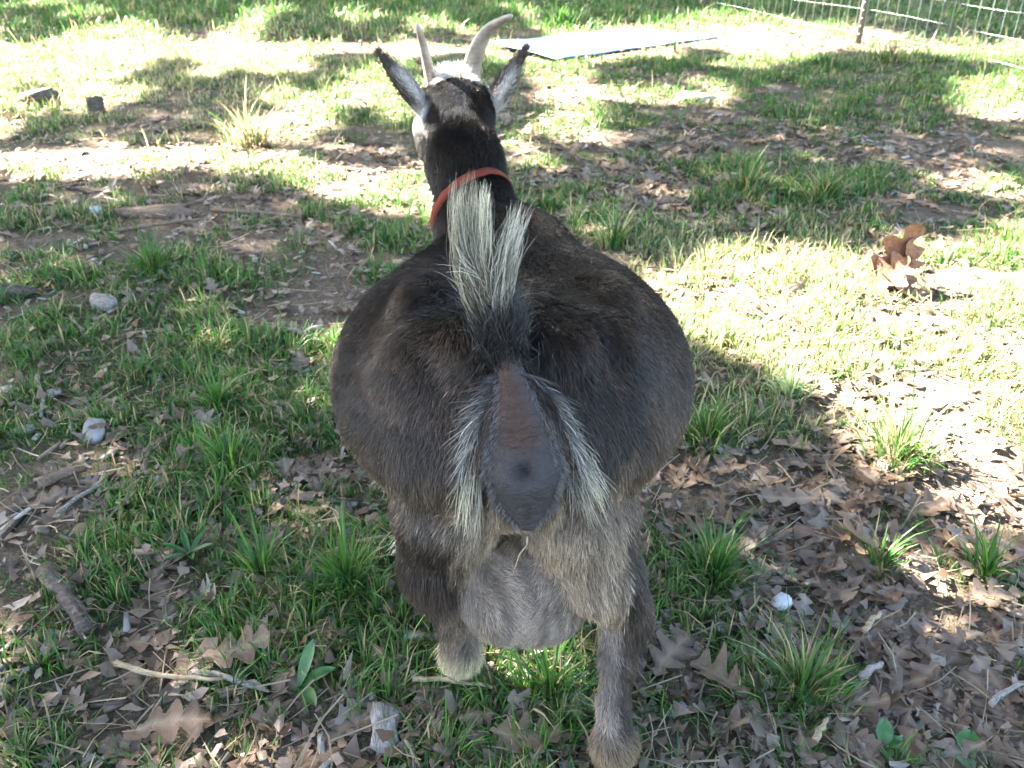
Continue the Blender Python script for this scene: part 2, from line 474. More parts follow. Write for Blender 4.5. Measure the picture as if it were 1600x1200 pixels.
def leaf_mesh_arrays(seed, n=23, cols=4):
    r = np.random.default_rng(seed + 100)
    ts, wl_ = leaf_outline(seed, n); _, wr_ = leaf_outline(seed + 50, n)
    V, rib = [], []
    cur = r.uniform(-.6, 1.1); cross = r.uniform(-.8, 1.6); twist = r.uniform(-.7, .7); wav = r.uniform(0, 6.28); sweep = r.uniform(-.10, .10)
    fs = [-1, -.5, 0, .5, 1] if cols == 4 else [-1, 0, 1]
    for i, t in enumerate(ts):
        for f in fs:
            ww = wl_[i] if f < 0 else wr_[i]
            x = t + abs(f) * ww * .28; y = f * ww
            z = cross * y * y * 1.5 + cur * .22 * (t - .45) ** 2 + twist * y * (t - .5) * .8 + .022 * math.sin(11 * t + wav + f) * abs(f) + .03 * abs(f) * math.sin(5 * t + wav) + r.normal(0, .004)
            V.append((x - .5, y + sweep * math.sin(math.pi * t), z)); rib.append(1.0 if f == 0 else 0.0)
    F = []; k_ = len(fs)
    for i in range(n - 1):
        for k in range(cols):
            a = i * k_ + k
            F.append((a, a + 1, a + k_ + 1, a + k_))
    b = len(V)
    for (x, z) in ((-.5, 0), (-.66, .03)):
        V += [(x, -.008, z), (x, .008, z)]; rib += [1, 1]
    F.append((b, b + 1, b + 3, b + 2))
    return np.array(V), F, np.array(rib)

NLV = 10
LEAFA = [leaf_mesh_arrays(s) for s in range(NLV)]
LEAFB = [leaf_mesh_arrays(s, 14, 2) for s in range(NLV)]

# names of fixed things in view that a fallen leaf can be described by
MARKS = [(1400, 720, 'straw-mixed grass tuft'), (1235, 620, 'broad pale blades'), (1115, 900, 'bushy hind-leg tuft'), (1255, 1080, 'low spreading tuft'),
         (390, 228, 'straw-coloured tuft'), (1105, 690, 'right-flank tuft'), (345, 640, 'upright green tuft'), (360, 730, 'broad flattened tuft'), (1375, 880, 'thin bleached tuft'),
         (1540, 900, 'tall right-edge tuft'), (1165, 300, 'olive tuft'), (960, 385, 'shoulder tuft'), (240, 425, 'tuft by grey wood'), (162, 476, 'grey wood chunk'),
         (150, 682, 'flat squarish stone'), (603, 1152, 'grey wood stub'), (240, 338, 'rotting wood'), (108, 955, 'thick bark stick'), (270, 1070, 'long tan twig'), (560, 870, 'pale tan stem'),
         (955, 1195, 'right hind hoof'), (725, 1060, 'left hind hoof'), (1385, 430, 'crumpled upright leaf'), (1345, 72, 'fence post'), (930, 80, 'blue sheet'), (470, 525, 'forked stick'), (260, 695, 'brown bark strip'),
         (1221, 945, 'white fluff tuft'), (1330, 860, 'large tilted leaf'), (375, 1035, 'big many-lobed leaf'), (470, 1085, 'three-leaved weed'), (1508, 1180, 'corner weed'), (62, 165, 'dark wood chunk'), (22, 462, 'dark left-edge wood'), (1085, 160, 'far pale stone')]
USED = set()
def leaf_label(p, size, tone, var, rot):
    for k in range(12):
        s = leaf_words(p, size, tone, rot, k)
        if s not in USED: break
    USED.add(s); return s
def leaf_words(p, size, tone, rot, rank):
    u, v, d = project(np.array([p[0], p[1], 0.0]))
    best = sorted(MARKS, key=lambda m: (m[0] - u) ** 2 + 1.6 * (m[1] - v) ** 2)[rank]
    du, dv = u - best[0], v - best[1]
    where = ('right of' if du > 0 else 'left of') if abs(du) > 1.1 * abs(dv) else ('in front of' if dv > 0 else 'behind')
    far = math.hypot(du, dv)
    near = 'just ' if far < 45 else ('' if far < 110 else 'well ')
    col = ['reddish brown', 'tan brown', 'dark brown', 'grey brown', 'pale grey', 'whitish'][min(5, int(tone * 6))]
    sz = 'small' if size < .062 else ('large' if size > .09 else 'medium')
    tilt = ' tilted' if max(abs(rot[0]), abs(rot[1])) > .35 else ''
    return f'{sz}{tilt} {col} oak leaf {near}{where} the {best[2]}'

def build_leaves():
    meshes = []
    for k, (V, F, rib) in enumerate(LEAFA):
        meshes.append(mesh_py('oak_leaf', V, F, [MLEAF], True, {'rib': ('FLOAT', rib), 'tone': ('FLOAT', np.zeros(len(V)))}))
    # scatter
    P = []
    for y0, y1, n in ((.15, 2.4, 1900), (2.4, 5, 2900), (5, 11, 2500)):
        m = n * 6
        yy = rng.uniform(y0, y1, m); xx = rng.uniform(-1, 1, m) * ((yy * .866 + .6) * .62 + .75)
        L = leafiness(xx, yy); k = rng.random(m) < L
        P.append(np.stack([xx[k][:n], yy[k][:n]], -1))
    P = np.concatenate(P)
    N = len(P)
    size = np.clip(rng.lognormal(math.log(.064), .33, N), .026, .095)
    z = gz(P[:, 0], P[:, 1]) + rng.uniform(.001, .014, N)
    rot = np.stack([rng.normal(0, .28, N), rng.normal(0, .28, N), rng.uniform(0, 6.283, N)], -1)
    flip = rng.random(N) < .4
    var = rng.integers(0, NLV, N)
    u, v, dep = project(np.c_[P, z])
    seen = (u > 5) & (u < 1595) & (v > 5) & (v < 1195)
    seen &= ~((np.abs(u - 805) < 270) & (v > 430) & (v < 690)) & ~((np.abs(u - 815) < 190) & (v < 950) & (v > 400))
    score = np.where(seen, size / dep, 0)
    g = grassiness(P[:, 0], P[:, 1]); score *= np.where(g > .6, .45, 1)
    top = set(np.argsort(-score)[:255].tolist())
    Vs, Fs, Ts, Rs, To = [], [], [], [], []
    off = 0
    for i in range(N):
        R = Matrix.Rotation(rot[i, 2], 3, 'Z') @ Matrix.Rotation(rot[i, 1], 3, 'Y') @ Matrix.Rotation(rot[i, 0] + (math.pi if flip[i] else 0), 3, 'X')
        if i in top:
            tone = float(rng.random())
            o = link('oak_leaf', meshes[var[i]], kind='thing', label=leaf_label(P[i], size[i], tone, var[i], rot[i]), cat='leaf', group='fallen oak leaves')
            o['tone'] = tone
            o.rotation_euler = R.to_euler(); o.location = (P[i, 0], P[i, 1], z[i]); o.scale = (size[i],) * 3
        else:
            V, F, rib = (LEAFA if P[i, 1] < 1.9 else LEAFB)[var[i]]
            Rm = np.array(R) * size[i]
            W_ = V @ Rm.T + np.array([P[i, 0], P[i, 1], z[i]])
            Vs.append(W_); Rs.append(rib); To.append(np.full(len(V), rng.random()))
            Fs.append(np.array([q for f in F for q in f]) + off); Ts.append(np.full(len(F), 4)); off += len(V)
    me = mesh_np('leaf_litter', np.concatenate(Vs), np.concatenate(Fs), np.concatenate(Ts), [MLEAF], True,
                 {'rib': ('FLOAT', np.concatenate(Rs)), 'tone': ('FLOAT', np.concatenate(To))})
    link('leaf_litter', me, kind='stuff', label='carpet of small dry brown oak leaves between the grass', cat='leaf litter')
    # single leaves that stand out
    def one(u, v, s, rz, k, tone, label, rx=0, ry=0, dz=.012):
        V, F, rib = LEAFA[k]
        c = at(u, v); c[2] = float(gz(c[0], c[1])) + dz
        m = mesh_py('oak_leaf', V, F, [MLEAF], True, {'rib': ('FLOAT', rib), 'tone': ('FLOAT', np.full(len(V), tone))})
        o = link('oak_leaf', m, kind='thing', label=label, cat='leaf', loc=c, rot=(rx, ry, rz), scale=(s, s, s))
        return o
    one(375, 1035, .115, .3, 1, .2, 'big brown many-lobed oak leaf lying flat in the grass, lower left', .15, -.1, .035)
    one(1330, 860, .12, 1.9, 4, .9, 'large dark brown leaf tilted up on edge beside a thin bleached tuft', .9, .2, .05)
    one(1050, 1040, .12, .9, 2, .45, 'grey-brown oak leaf lying just right of the goat right hind foot', .1, 0, .03)
    one(1120, 1075, .10, 2.4, 5, .2, 'pinkish brown oak leaf right of the goat hoof, pointing to the viewer', 0, .1, .03)
    one(280, 1160, .11, .35, 3, .05, 'curled tan leaf at the edge of the sun spot, bottom left', .5, .2, .04)
    one(745, 1150, .06, .3, 6, .1, 'small tan leaf lying in grass between the hind feet', .2, .2, .03)
    one(1230, 790, .13, 3.0, 7, .65, 'pale upturned oak leaf in the shade between two tufts right of the goat', .1, .1, .03)
    one(820, 1175, .11, .1, 8, .2, 'brown leaf left of the goat right hoof, by the bottom edge', .1, .15, .03)
    # leaf standing on end in the sun
    root = link('curled_leaf', None, kind='thing', label='crumpled orange-brown leaf standing on end in the bright sunny patch', cat='leaf')
    c = at(1385, 450); root.location = (c[0], c[1], gz(c[0], c[1]))
    for k, (x, y, zz, s, rx, ry, rz, tn) in enumerate([(0, 0, .10, .26, 1.45, -1.15, .3, .05), (.035, -.02, .075, .20, 1.2, -1.25, 1.2, .12), (-.03, -.05, .055, .20, .7, -.7, .2, .2), (.01, -.07, .03, .16, .3, -.3, 1.9, .3)]):
        V, F, rib = LEAFA[(k * 3 + 1) % NLV]
        m = mesh_py('lobe', V, F, [MREDLEAF], True, {'rib': ('FLOAT', rib), 'tone': ('FLOAT', np.full(len(V), tn))})
        link('lobe', m, parent=root, loc=(x, y, zz), rot=(rx, ry, rz), scale=(s, s * .9, s))

# ------------------------------------------------------------------ straw, chips, twigs, wood and stones
def tube(pts, rad, sides=8, jitter=0, seed=0, cap=True):
    r = np.random.default_rng(seed); pts = np.asarray(pts, float); n = len(pts)
    rad = np.broadcast_to(np.asarray(rad, float), (n,)) if np.ndim(rad) < 2 else np.asarray(rad, float)
    tg = np.gradient(pts, axis=0); tg /= np.linalg.norm(tg, axis=1)[:, None]
    ref = np.array([0, 0, 1.0]) if abs(tg[0][2]) < .9 else np.array([1.0, 0, 0])
    V = []
    for i in range(n):
        a = np.cross(ref, tg[i]); a /= np.linalg.norm(a); b = np.cross(tg[i], a)
        for k in range(sides):
            th = 2 * math.pi * k / sides
            q = rad[i] * (1 + (r.uniform(-jitter, jitter) if jitter else 0))
            V.append(pts[i] + (a * math.cos(th) + b * math.sin(th)) * q)
    F = [(i * sides + k, i * sides + (k + 1) % sides, (i + 1) * sides + (k + 1) % sides, (i + 1) * sides + k) for i in range(n - 1) for k in range(sides)]
    if cap:
        F.append(tuple(range(sides - 1, -1, -1))); F.append(tuple((n - 1) * sides + k for k in range(sides)))
    return np.array(V), F

def build_debris():
    # straw
    n = 5200
    yy = .6 + 9 * rng.random(n) ** 1.5; xx = rng.uniform(-1, 1, n) * ((yy * .866 + .6) * .62)
    az = rng.uniform(0, 6.283, n); L = rng.lognormal(math.log(.075), .4, n); w = rng.uniform(.0012, .003, n)
    ts = np.array([0, .33, .66, 1.0]); bend = rng.normal(0, .3, n); lift = rng.uniform(0, .03, n)
    V = np.zeros((n, 8, 3)); d = np.stack([np.cos(az), np.sin(az)], -1); s = np.stack([-d[:, 1], d[:, 0]], -1)
    for k, t in enumerate(ts):
        c = np.stack([xx, yy], -1) + d * (L * (t - .5))[:, None] + s * (bend * L * (t - .5) ** 2)[:, None]
        z = gz(c[:, 0], c[:, 1]) + .008 + lift * t
        V[:, 2 * k, :2] = c - s * (w / 2)[:, None]; V[:, 2 * k + 1, :2] = c + s * (w / 2)[:, None]
        V[:, 2 * k, 2] = z; V[:, 2 * k + 1, 2] = z + w * .5
    F = (np.arange(n)[:, None] * 8 + np.array([0, 1, 3, 2, 2, 3, 5, 4, 4, 5, 7, 6])[None]).ravel()
    col = np.array([.40, .33, .22]) * rng.uniform(.45, 1.2, (n, 1)) * np.array([1, 1, 1])
    C = np.repeat(col[:, None], 8, 1).reshape(-1, 3)
    me = mesh_np('straw', V.reshape(-1, 3), F, np.full(3 * n, 4), [MGR], True, {'tint': ('FLOAT_COLOR', C)})
    link('straw', me, kind='stuff', label='loose dry straw and grass stems strewn over the ground', cat='straw')
    # wood chips
    n = 2600
    yy = .6 + 8 * rng.random(n) ** 1.4; xx = rng.uniform(-1, .8, n) * ((yy * .866 + .6) * .62)
    cube = np.array([(-1, -1, -1), (1, -1, -1), (1, 1, -1), (-1, 1, -1), (-1, -1, 1), (1, -1, 1), (1, 1, 1), (-1, 1, 1)], float)
    cf = np.array([0, 3, 2, 1, 4, 5, 6, 7, 0, 1, 5, 4, 1, 2, 6, 5, 2, 3, 7, 6, 3, 0, 4, 7])
    dims = np.stack([rng.lognormal(math.log(.016), .5, n), rng.uniform(.003, .009, n), rng.uniform(.001, .004, n)], -1)
    V = cube[None] * dims[:, None] * rng.uniform(.6, 1.3, (n, 8, 1))
    az = rng.uniform(0, 6.283, n); ca, sa = np.cos(az)[:, None], np.sin(az)[:, None]
    til = rng.normal(0, .25, n)[:, None]
    X = V[..., 0] * ca - V[..., 1] * sa + xx[:, None]; Y = V[..., 0] * sa + V[..., 1] * ca + yy[:, None]
    Z = V[..., 2] + V[..., 0] * til + (gz(xx, yy) + .007)[:, None]
    col = np.array([.30, .24, .19]) * rng.uniform(.3, 1.5, (n, 1)); m = rng.random(n) < .12; col[m] = np.array([.52, .50, .47])
    C = np.repeat(col[:, None], 8, 1).reshape(-1, 3)
    F = (np.arange(n)[:, None] * 8 + cf[None]).ravel()
    me = mesh_np('wood_chips', np.stack([X, Y, Z], -1).reshape(-1, 3), F, np.full(6 * n, 4), [MGR], False, {'tint': ('FLOAT_COLOR', C)})
    link('wood_chips', me, kind='stuff', label='small bark bits and wood chips scattered over bare soil', cat='wood chips')

    # torn bits of leaf
    n = 12000
    yy = .6 + 9 * rng.random(n) ** 1.4; xx = rng.uniform(-1, 1, n) * ((yy * .866 + .6) * .62)
    L = np.clip(rng.lognormal(math.log(.017), .45, n), .005, .032); ang = np.sort(rng.uniform(0, 6.283, (n, 6)), 1); rad = rng.uniform(.35, 1, (n, 6)) * L[:, None]
    X = rad * np.cos(ang); Y = rad * np.sin(ang) * .7; tx, ty = rng.normal(0, .35, (2, n, 1))
    Z = X * tx + Y * ty + np.abs(X) * rng.uniform(-.3, .5, (n, 1)) + (gz(xx, yy) + rng.uniform(.005, .024, n))[:, None]
    az = rng.uniform(0, 6.283, n)[:, None]
    Vf = np.stack([X * np.cos(az) - Y * np.sin(az) + xx[:, None], X * np.sin(az) + Y * np.cos(az) + yy[:, None], Z], -1)
    F = np.arange(n * 6); F = F.reshape(n, 6)[:, [0, 1, 2, 3, 0, 3, 4, 5]].ravel()
    me = mesh_np('leaf_fragments', Vf.reshape(-1, 3), F, np.full(2 * n, 4), [MLEAF], True, {'rib': ('FLOAT', np.zeros(6 * n)), 'tone': ('FLOAT', np.repeat(rng.random(n), 6))})
    link('leaf_fragments', me, kind='stuff', label='torn bits of dry brown leaf littering the ground', cat='leaf litter')

    def stick(u0, v0, u1, v1, r, mat, name, label, bow=.0, lift=.012, sides=7, cat='stick', n=7, taper=.6, fork=False):
        a = at(u0, v0); b = at(u1, v1); c = (a + b) / 2; c[2] = 0
        L = b - a; per = np.array([-L[1], L[0], 0])
        ts = np.linspace(0, 1, n); pts = []
        rr = np.random.default_rng(int(u0 + v0))
        for t in ts:
            q = a + L * t + per * bow * math.sin(math.pi * t) + rr.normal(0, r * .25, 3)
            q[2] = gz(q[0], q[1]) + lift + r * .6
            pts.append(q - c)
        V, F = tube(pts, r * (1 - (1 - taper) * ts), sides, .18, int(u1))
        if fork:
            q = pts[n // 2]; e = q + L * .28 + per * .3; e[2] += .02
            V2, F2 = tube([q, (q + e) / 2 + np.array([0, 0, .006]), e], [r * .7, r * .5, r * .3], sides, .1, 5)
            F = F + [tuple(i + len(V) for i in f) for f in F2]; V = np.r_[V, V2]
        link(name, mesh_py(name, V, F, [mat], False if sides < 6 else True), kind='thing', label=label, cat=cat, loc=c)

    def chunk(u, v, dims, rz, mat, name, label, cat, seed=0, lift=.3, tilt=(0, 0)):
        r = np.random.default_rng(seed)
        nu, nv = 12, 8; V = []
        for j in range(nv + 1):
            ph = math.pi * j / nv
            for i in range(nu):
                th = 2 * math.pi * i / nu
                x, y, z = math.sin(ph) * math.cos(th), math.sin(ph) * math.sin(th), math.cos(ph)
                f = max(abs(x), abs(y), abs(z)); p = .72 if mat is MBARK else (.88 if cat == 'wood' else .78)
                q = np.array([x, y, z]) / (f ** p)
                q *= 1 + r.uniform(-.15, .15) if 0 < j < nv else 1
                if cat == 'wood': q[1] *= 1 + .25 * math.sin(3 * q[0] + seed); q[2] *= 1 - .3 * q[0] * ((seed % 3) - 1)
                V.append(q * np.array(dims) / 2)
        F = [(j * nu + i, j * nu + (i + 1) % nu, (j + 1) * nu + (i + 1) % nu, (j + 1) * nu + i) for j in range(nv) for i in range(nu)]
        c = at(u, v); c[2] = float(gz(c[0], c[1])) + dims[2] * lift
        link(name, mesh_py(name, V, F, [mat], False), kind='thing', label=label, cat=cat, loc=c, rot=(tilt[0], tilt[1], rz))

    chunk(162, 476, (.115, .05, .04), -.55, MGREYWOOD, 'wood_chunk', 'weathered grey wood chunk lying in shaded grass on the left', 'wood', 1)
    chunk(150, 682, (.05, .075, .022), .35, MPALE, 'stone', 'flat pale grey squarish stone in the shaded grass on the left', 'stone', 2, .6, (.25, 0))
    chunk(8, 612, (.05, .035, .02), .3, MPALE, 'stone', 'small pale stone at the left picture edge', 'stone', 3)
    chunk(83, 613, (.04, .028, .014), .1, MPALE, 'stone', 'low flat grey stone right of a thin upright stick on the left', 'stone', 4)
    chunk(40, 675, (.045, .025, .018), .5, MPALE, 'stone', 'small whitish stone left of the flat squarish stone', 'stone', 14)
    chunk(285, 712, (.038, .03, .02), .9, MPALE, 'stone', 'little pale stone above the fallen leaves, left of the goat', 'stone', 15)
    chunk(603, 1152, (.085, .046, .03), 1.72, MGREYWOOD, 'wood_chunk', 'grey weathered wood stub among leaves at the bottom, left of the hind feet', 'wood', 5, .3, (.1, -.3))
    chunk(240, 338, (.3, .06, .05), -.05, MBROWNWOOD, 'wood_chunk', 'brown rotting wood piece lying in the big shadow on the left', 'wood', 6, .2)
    chunk(152, 338, (.045, .04, .04), .4, MWHITE, 'white_scrap', 'bright white scrap at the left end of the brown rotting wood', 'scrap', 7)
    chunk(1221, 945, (.04, .028, .02), .6, MWHITE, 'white_scrap', 'small white tuft of fluff on leaves between two tufts on the right', 'scrap', 8, .8)
    chunk(62, 165, (.22, .10, .10), .3, MBARK, 'wood_chunk', 'dark chunk of wood on sunlit ground, far left', 'wood', 9, .3)
    chunk(152, 176, (.10, .07, .11), .3, MBARK, 'wood_chunk', 'small dark knob of wood right of the dark chunk, far left', 'wood', 10, .3)
    chunk(22, 462, (.14, .06, .045), .1, MBARK, 'wood_chunk', 'dark wood piece at the left edge beside bare soil', 'wood', 11, .3)
    chunk(1085, 160, (.22, .10, .05), -.5, MPALE, 'stone', 'pale stone at the right end of a far sunlit leaf strip', 'stone', 12, .4)
    stick(75, 905, 140, 1000, .017, MBARK, 'bark_piece', 'thick dark bark-covered stick lying in grass at lower left', .04, .012, 9, 'bark', 9, .8)
    stick(190, 1056, 352, 1084, .0052, MTAN, 'twig', 'long thin tan twig lying in grass, lower left', -.06, .03, 7, 'twig', 10)
    stick(305, 1066, 400, 1090, .006, MGREYWOOD, 'twig', 'speckled grey twig under the long tan twig', .05, .02, 7, 'twig')
    stick(515, 880, 605, 858, .006, MTAN, 'twig', 'pale tan stem left of the goat left hind leg', .08, .02, 7, 'twig')
    stick(648, 1090, 770, 1104, .0045, MTAN, 'twig', 'slim straw-coloured twig lying in front of the lifted left hind foot', .05, .03, 7, 'twig')
    stick(58, 590, 66, 660, .006, MGREYWOOD, 'stick', 'thin grey stick pointing away at the left, above a flat stone', .03, .012)
    stick(110, 500, 130, 520, .006, MGREYWOOD, 'stick', 'short grey stick just below the grey wood chunk', .03, .012)
    stick(440, 515, 500, 536, .010, MGREYWOOD, 'stick', 'forked grey stick left of the goat flank near the sunny spot', .08, .012, 8, 'stick', 7, .6, True)
    stick(415, 535, 445, 512, .005, MTAN, 'twig', 'bright tan twig leaning on the forked grey stick', .05, .03, 7, 'twig')
    stick(230, 715, 292, 672, .010, MBROWNWOOD, 'bark_piece', 'long brown bark strip slanting through grass below the flat stone', .03, .01, 6, 'bark')
    stick(60, 770, 135, 742, .014, MBROWNWOOD, 'bark_piece', 'pale brown split wood slab at the left, below the stones', .02, .01, 6, 'bark')
    stick(90, 815, 170, 760, .006, MGREYWOOD, 'stick', 'thin bent stick below the split wood slab on the left', .05, .012)
    stick(1345, 1005, 1370, 975, .006, MTAN, 'twig', 'pale broken stem poking out of the low spreading tuft', .02, .04, 7, 'twig')
    stick(1340, 1070, 1375, 1048, .0075, MGREYWOOD, 'twig', 'whitish stick lying right of the low spreading tuft', .02, .03, 7, 'twig')
    stick(1268, 1175, 1288, 1142, .006, MTAN, 'twig', 'short tan stem among leaves at the bottom right', .02, .03, 7, 'twig')
    stick(1545, 1105, 1600, 1075, .006, MGREYWOOD, 'stick', 'thin stick among brown leaves at the right edge', .04, .02)
    stick(1210, 730, 1240, 760, .003, MTAN, 'twig', 'hair-thin pale stem lying on leaves below the broad pale blades', .06, .02, 6, 'twig')
    stick(330, 335, 470, 345, .010, MBROWNWOOD, 'stick', 'long brown branch lying in the big shadow left of the goat neck', .02, .015)
    stick(180, 372, 330, 350, .008, MBROWNWOOD, 'stick', 'slender branch in front of the rotting wood in the big shadow', .03, .015)

    # broad leaved weeds
    t = NT('weed_leaf'); v = t.coord('Object'); n_ = t.noise(60, 4, .6, v)
    thin_leaf(t, t.ramp(n_, [(.3, (.035, .11, .035)), (.7, (.08, .2, .05))]), .3, .4, .5)
    def weed(u, v, ls, label):
        root = link('weed', None, kind='thing', label=label, cat='weed'); c = at(u, v); root.location = (c[0], c[1], gz(c[0], c[1]) + .01)
        for (az, L, w, up) in ls:
            V, F = [], []
            for i, tt in enumerate(np.linspace(0, 1, 7)):
                ww = w * math.sin(math.pi * min(1, tt * .92 + .06)) ** .8
                for sgn in (-1, 0, 1):
                    V.append((L * tt, sgn * ww / 2, up * L * tt - .35 * L * tt * tt + (abs(sgn) * .006)))
            F = [(i * 3 + k, i * 3 + k + 1, i * 3 + k + 4, i * 3 + k + 3) for i in range(6) for k in range(2)]
            link('leaf', mesh_py('leaf', V, F, [t.m]), parent=root, rot=(0, 0, az))
    weed(470, 1085, [(1.2, .055, .022, 1.3), (.3, .06, .024, .7), (-.9, .06, .024, .5)], 'broad leaved weed with three dark green leaves, bottom left of the goat')
    weed(1272, 1105, [(2.9, .035, .034, .8), (.2, .02, .018, .9)], 'round leaved weed below the low spreading tuft at the bottom right')
    weed(1508, 1180, [(1, .04, .036, .7), (-2, .03, .028, .6)], 'round green weed leaf pair in the bottom right corner')
    weed(1380, 1170, [(1.3, .035, .026, 1.0), (-1.8, .03, .022, .8), (.2, .03, .022, .7)], 'bright light green seedling among leaves at the bottom right')
    weed(298, 875, [(i * 1.05, .05, .013, .9) for i in range(6)], 'rosette of narrow green leaves in shaded grass on the left')

# ------------------------------------------------------------------ blue sheet
def build_sheet():
    c4 = [at(766, 69), at(1002, 50), at(1121, 63), at(868, 97)]
    c = sum(c4) / 4
    nx, ny = 22, 16; V = []; th = .006
    r = np.random.default_rng(4)
    for layer in (0, 1):
        for j in range(ny + 1):
            for i in range(nx + 1):
                a, b = i / nx, j / ny
                p = (c4[3] * (1 - a) + c4[2] * a) * (1 - b) + (c4[0] * (1 - a) + c4[1] * a) * b
                z = .016 + .006 * math.sin(a * 5 + 1) * math.sin(b * 4) + .006 * a + .003 * math.sin(a * 19 + b * 6)
                V.append(p - c + np.array([0, 0, z + (th if layer else 0)]))
    off = (nx + 1) * (ny + 1); F = []
    for j in range(ny):
        for i in range(nx):
            q = [j * (nx + 1) + i, j * (nx + 1) + i + 1, (j + 1) * (nx + 1) + i + 1, (j + 1) * (nx + 1) + i]
            F.append(tuple(off + k for k in q)); F.append(tuple(q[::-1]))
    ring = [i for i in range(nx + 1)] + [j * (nx + 1) + nx for j in range(1, ny + 1)] + [ny * (nx + 1) + i for i in range(nx - 1, -1, -1)] + [j * (nx + 1) for j in range(ny - 1, 0, -1)]
    for k in range(len(ring)):
        a, b = ring[k], ring[(k + 1) % len(ring)]
        F.append((a, b, off + b, off + a))
    t = NT('pale_blue_sheet'); v = t.coord('Object')
    n = t.noise(3, 4, .6, v)
    set_b(t, t.ramp(n, [(.35, (.08, .19, .42)), (.6, (.20, .32, .48))]), .45, .4)
    link('plastic_sheet', mesh_py('plastic_sheet', V, F, [t.m]), kind='thing', label='pale blue flat sheet lying on the ground in bright sun behind the goat horns', cat='sheet', loc=(c[0], c[1], float(gz(c[0], c[1]))))

# ------------------------------------------------------------------ wire fence
def build_fence():
    P0 = at(1345, 72); P1 = at(1133, 24)
    d = (P0 - P1); d[2] = 0; d /= np.linalg.norm(d)
    root = link('wire_fence', None, kind='thing', label='galvanised welded wire fence on a dark metal post, upper right', cat='fence', loc=(P0[0], P0[1], 0))
    wire = M_simple('galvanised_wire', (.50, .52, .52), .4, .5, .1, 60, 0, .35)
    post = M_simple('dark_painted_steel', (.10, .095, .09), .6, .4, .3, 50, .2)
    s0, s1 = -4.6, 3.6
    for k, h in enumerate([.10, .27, .43, .60, .78, .96, 1.15]):
        pts = [d * s + np.array([0, 0, h + .012 * math.sin(s * 2.3 + k) - .012 * (1 - abs(math.cos(s * .68)))]) for s in np.linspace(s0, s1, 22)]
        V, F = tube(pts, .0007, 5)
        link('line_wire', mesh_py('line_wire', V, F, [wire]), parent=root)
    V, F = tube([(0, 0, .02), (0, 0, .6), (0, 0, 1.15)], .0018, 5)
    me = mesh_py('stay_wire', V, F, [wire])
    for s in np.arange(s0, s1, .112):
        o = link('stay_wire', me, parent=root, loc=d * s + np.array([0.003, 0, 0]))
    # T-section steel posts
    def tpost():
        V, F = [], []
        def bx(x0, x1, y0, y1, z0, z1):
            b = len(V)
            V.extend([(x0, y0, z0), (x1, y0, z0), (x1, y1, z0), (x0, y1, z0), (x0, y0, z1), (x1, y0, z1), (x1, y1, z1), (x0, y1, z1)])
            F.extend([tuple(b + q for q in f) for f in ((0, 3, 2, 1), (4, 5, 6, 7), (0, 1, 5, 4), (1, 2, 6, 5), (2, 3, 7, 6), (3, 0, 4, 7))])
        bx(-.024, .024, -.006, .002, -.2, 1.4); bx(-.005, .005, .002, .038, -.2, 1.4)
        for z in np.arange(.08, 1.35, .06): bx(-.009, .009, -.012, -.006, z, z + .02)
        return mesh_py('post', V, F, [post], False)
    pm = tpost()
    for s in (0, -2.4, -4.6, 2.4):
        link('post', pm, parent=root, loc=d * s + np.array([-.03, 0, 0]), rot=(0, 0, math.radians(-35)))

# ------------------------------------------------------------------ sun spots on the ground: where the crowns let light through
def poly_in(x, y, poly):
    x = np.atleast_1d(x); y = np.atleast_1d(y); ins = np.zeros(x.shape, bool); n = len(poly)
    j = n - 1
    for i in range(n):
        xi, yi = poly[i]; xj, yj = poly[j]
        c = ((yi > y) != (yj > y)) & (x < (xj - xi) * (y - yi) / (yj - yi + 1e-12) + xi)
        ins ^= c; j = i
    return ins
def gpoly(pts):
    return [tuple(at(u, v)[:2]) for u, v in pts]
LIT = [gpoly(p) for p in (
    [(930, 425), (1100, 398), (1250, 378), (1330, 402), (1420, 372), (1700, 330), (1750, 850), (1480, 800), (1350, 750), (1310, 670), (1240, 600), (1130, 555), (940, 580)],
    [(-250, 240), (150, 238), (330, 222), (440, 230), (520, 262), (760, 250), (760, 345), (560, 332), (455, 312), (440, 268), (300, 276), (140, 288), (-250, 296)],
    [(150, 60), (480, 42), (500, 72), (330, 85)], [(0, 160), (200, 140), (260, 165), (60, 190)],
    [(380, 150), (560, 140), (640, 185), (560, 235), (440, 215)],
    [(770, 35), (900, 45), (1130, 22), (1350, 42), (1500, 70), (1750, 60), (1750, 118), (1480, 95), (1330, 84), (1200, 92), (1100, 78), (900, 104), (760, 98)],
    [(790, 140), (960, 138), (1095, 150), (1090, 166), (960, 168), (800, 170)],
    [(1080, 100), (1250, 85), (1300, 100), (1180, 112)],
    [(780, 200), (860, 235), (870, 275), (790, 270)],
    [(1470, 130), (1700, 110), (1700, 200), (1520, 190)],
    [(498, 490), (600, 470), (600, 610), (535, 600)],
    [(515, 690), (600, 690), (600, 750), (530, 750)],
    [(240, 1150), (330, 1138), (420, 1160), (480, 1215), (220, 1215)],
    [(860, 985), (930, 985), (930, 1065), (880, 1060)],
    [(0, 20), (60, 0), (130, 10), (60, 30)], [(540, 42), (760, 20), (760, 50), (560, 55)],
)]
def head_hole():
    h = np.array([-.11, 1.66, .82]); s = -h[2] / -TOSUN[2]
    g = h - TOSUN * (h[2] / TOSUN[2]); return g[:2]
HH = head_hole()
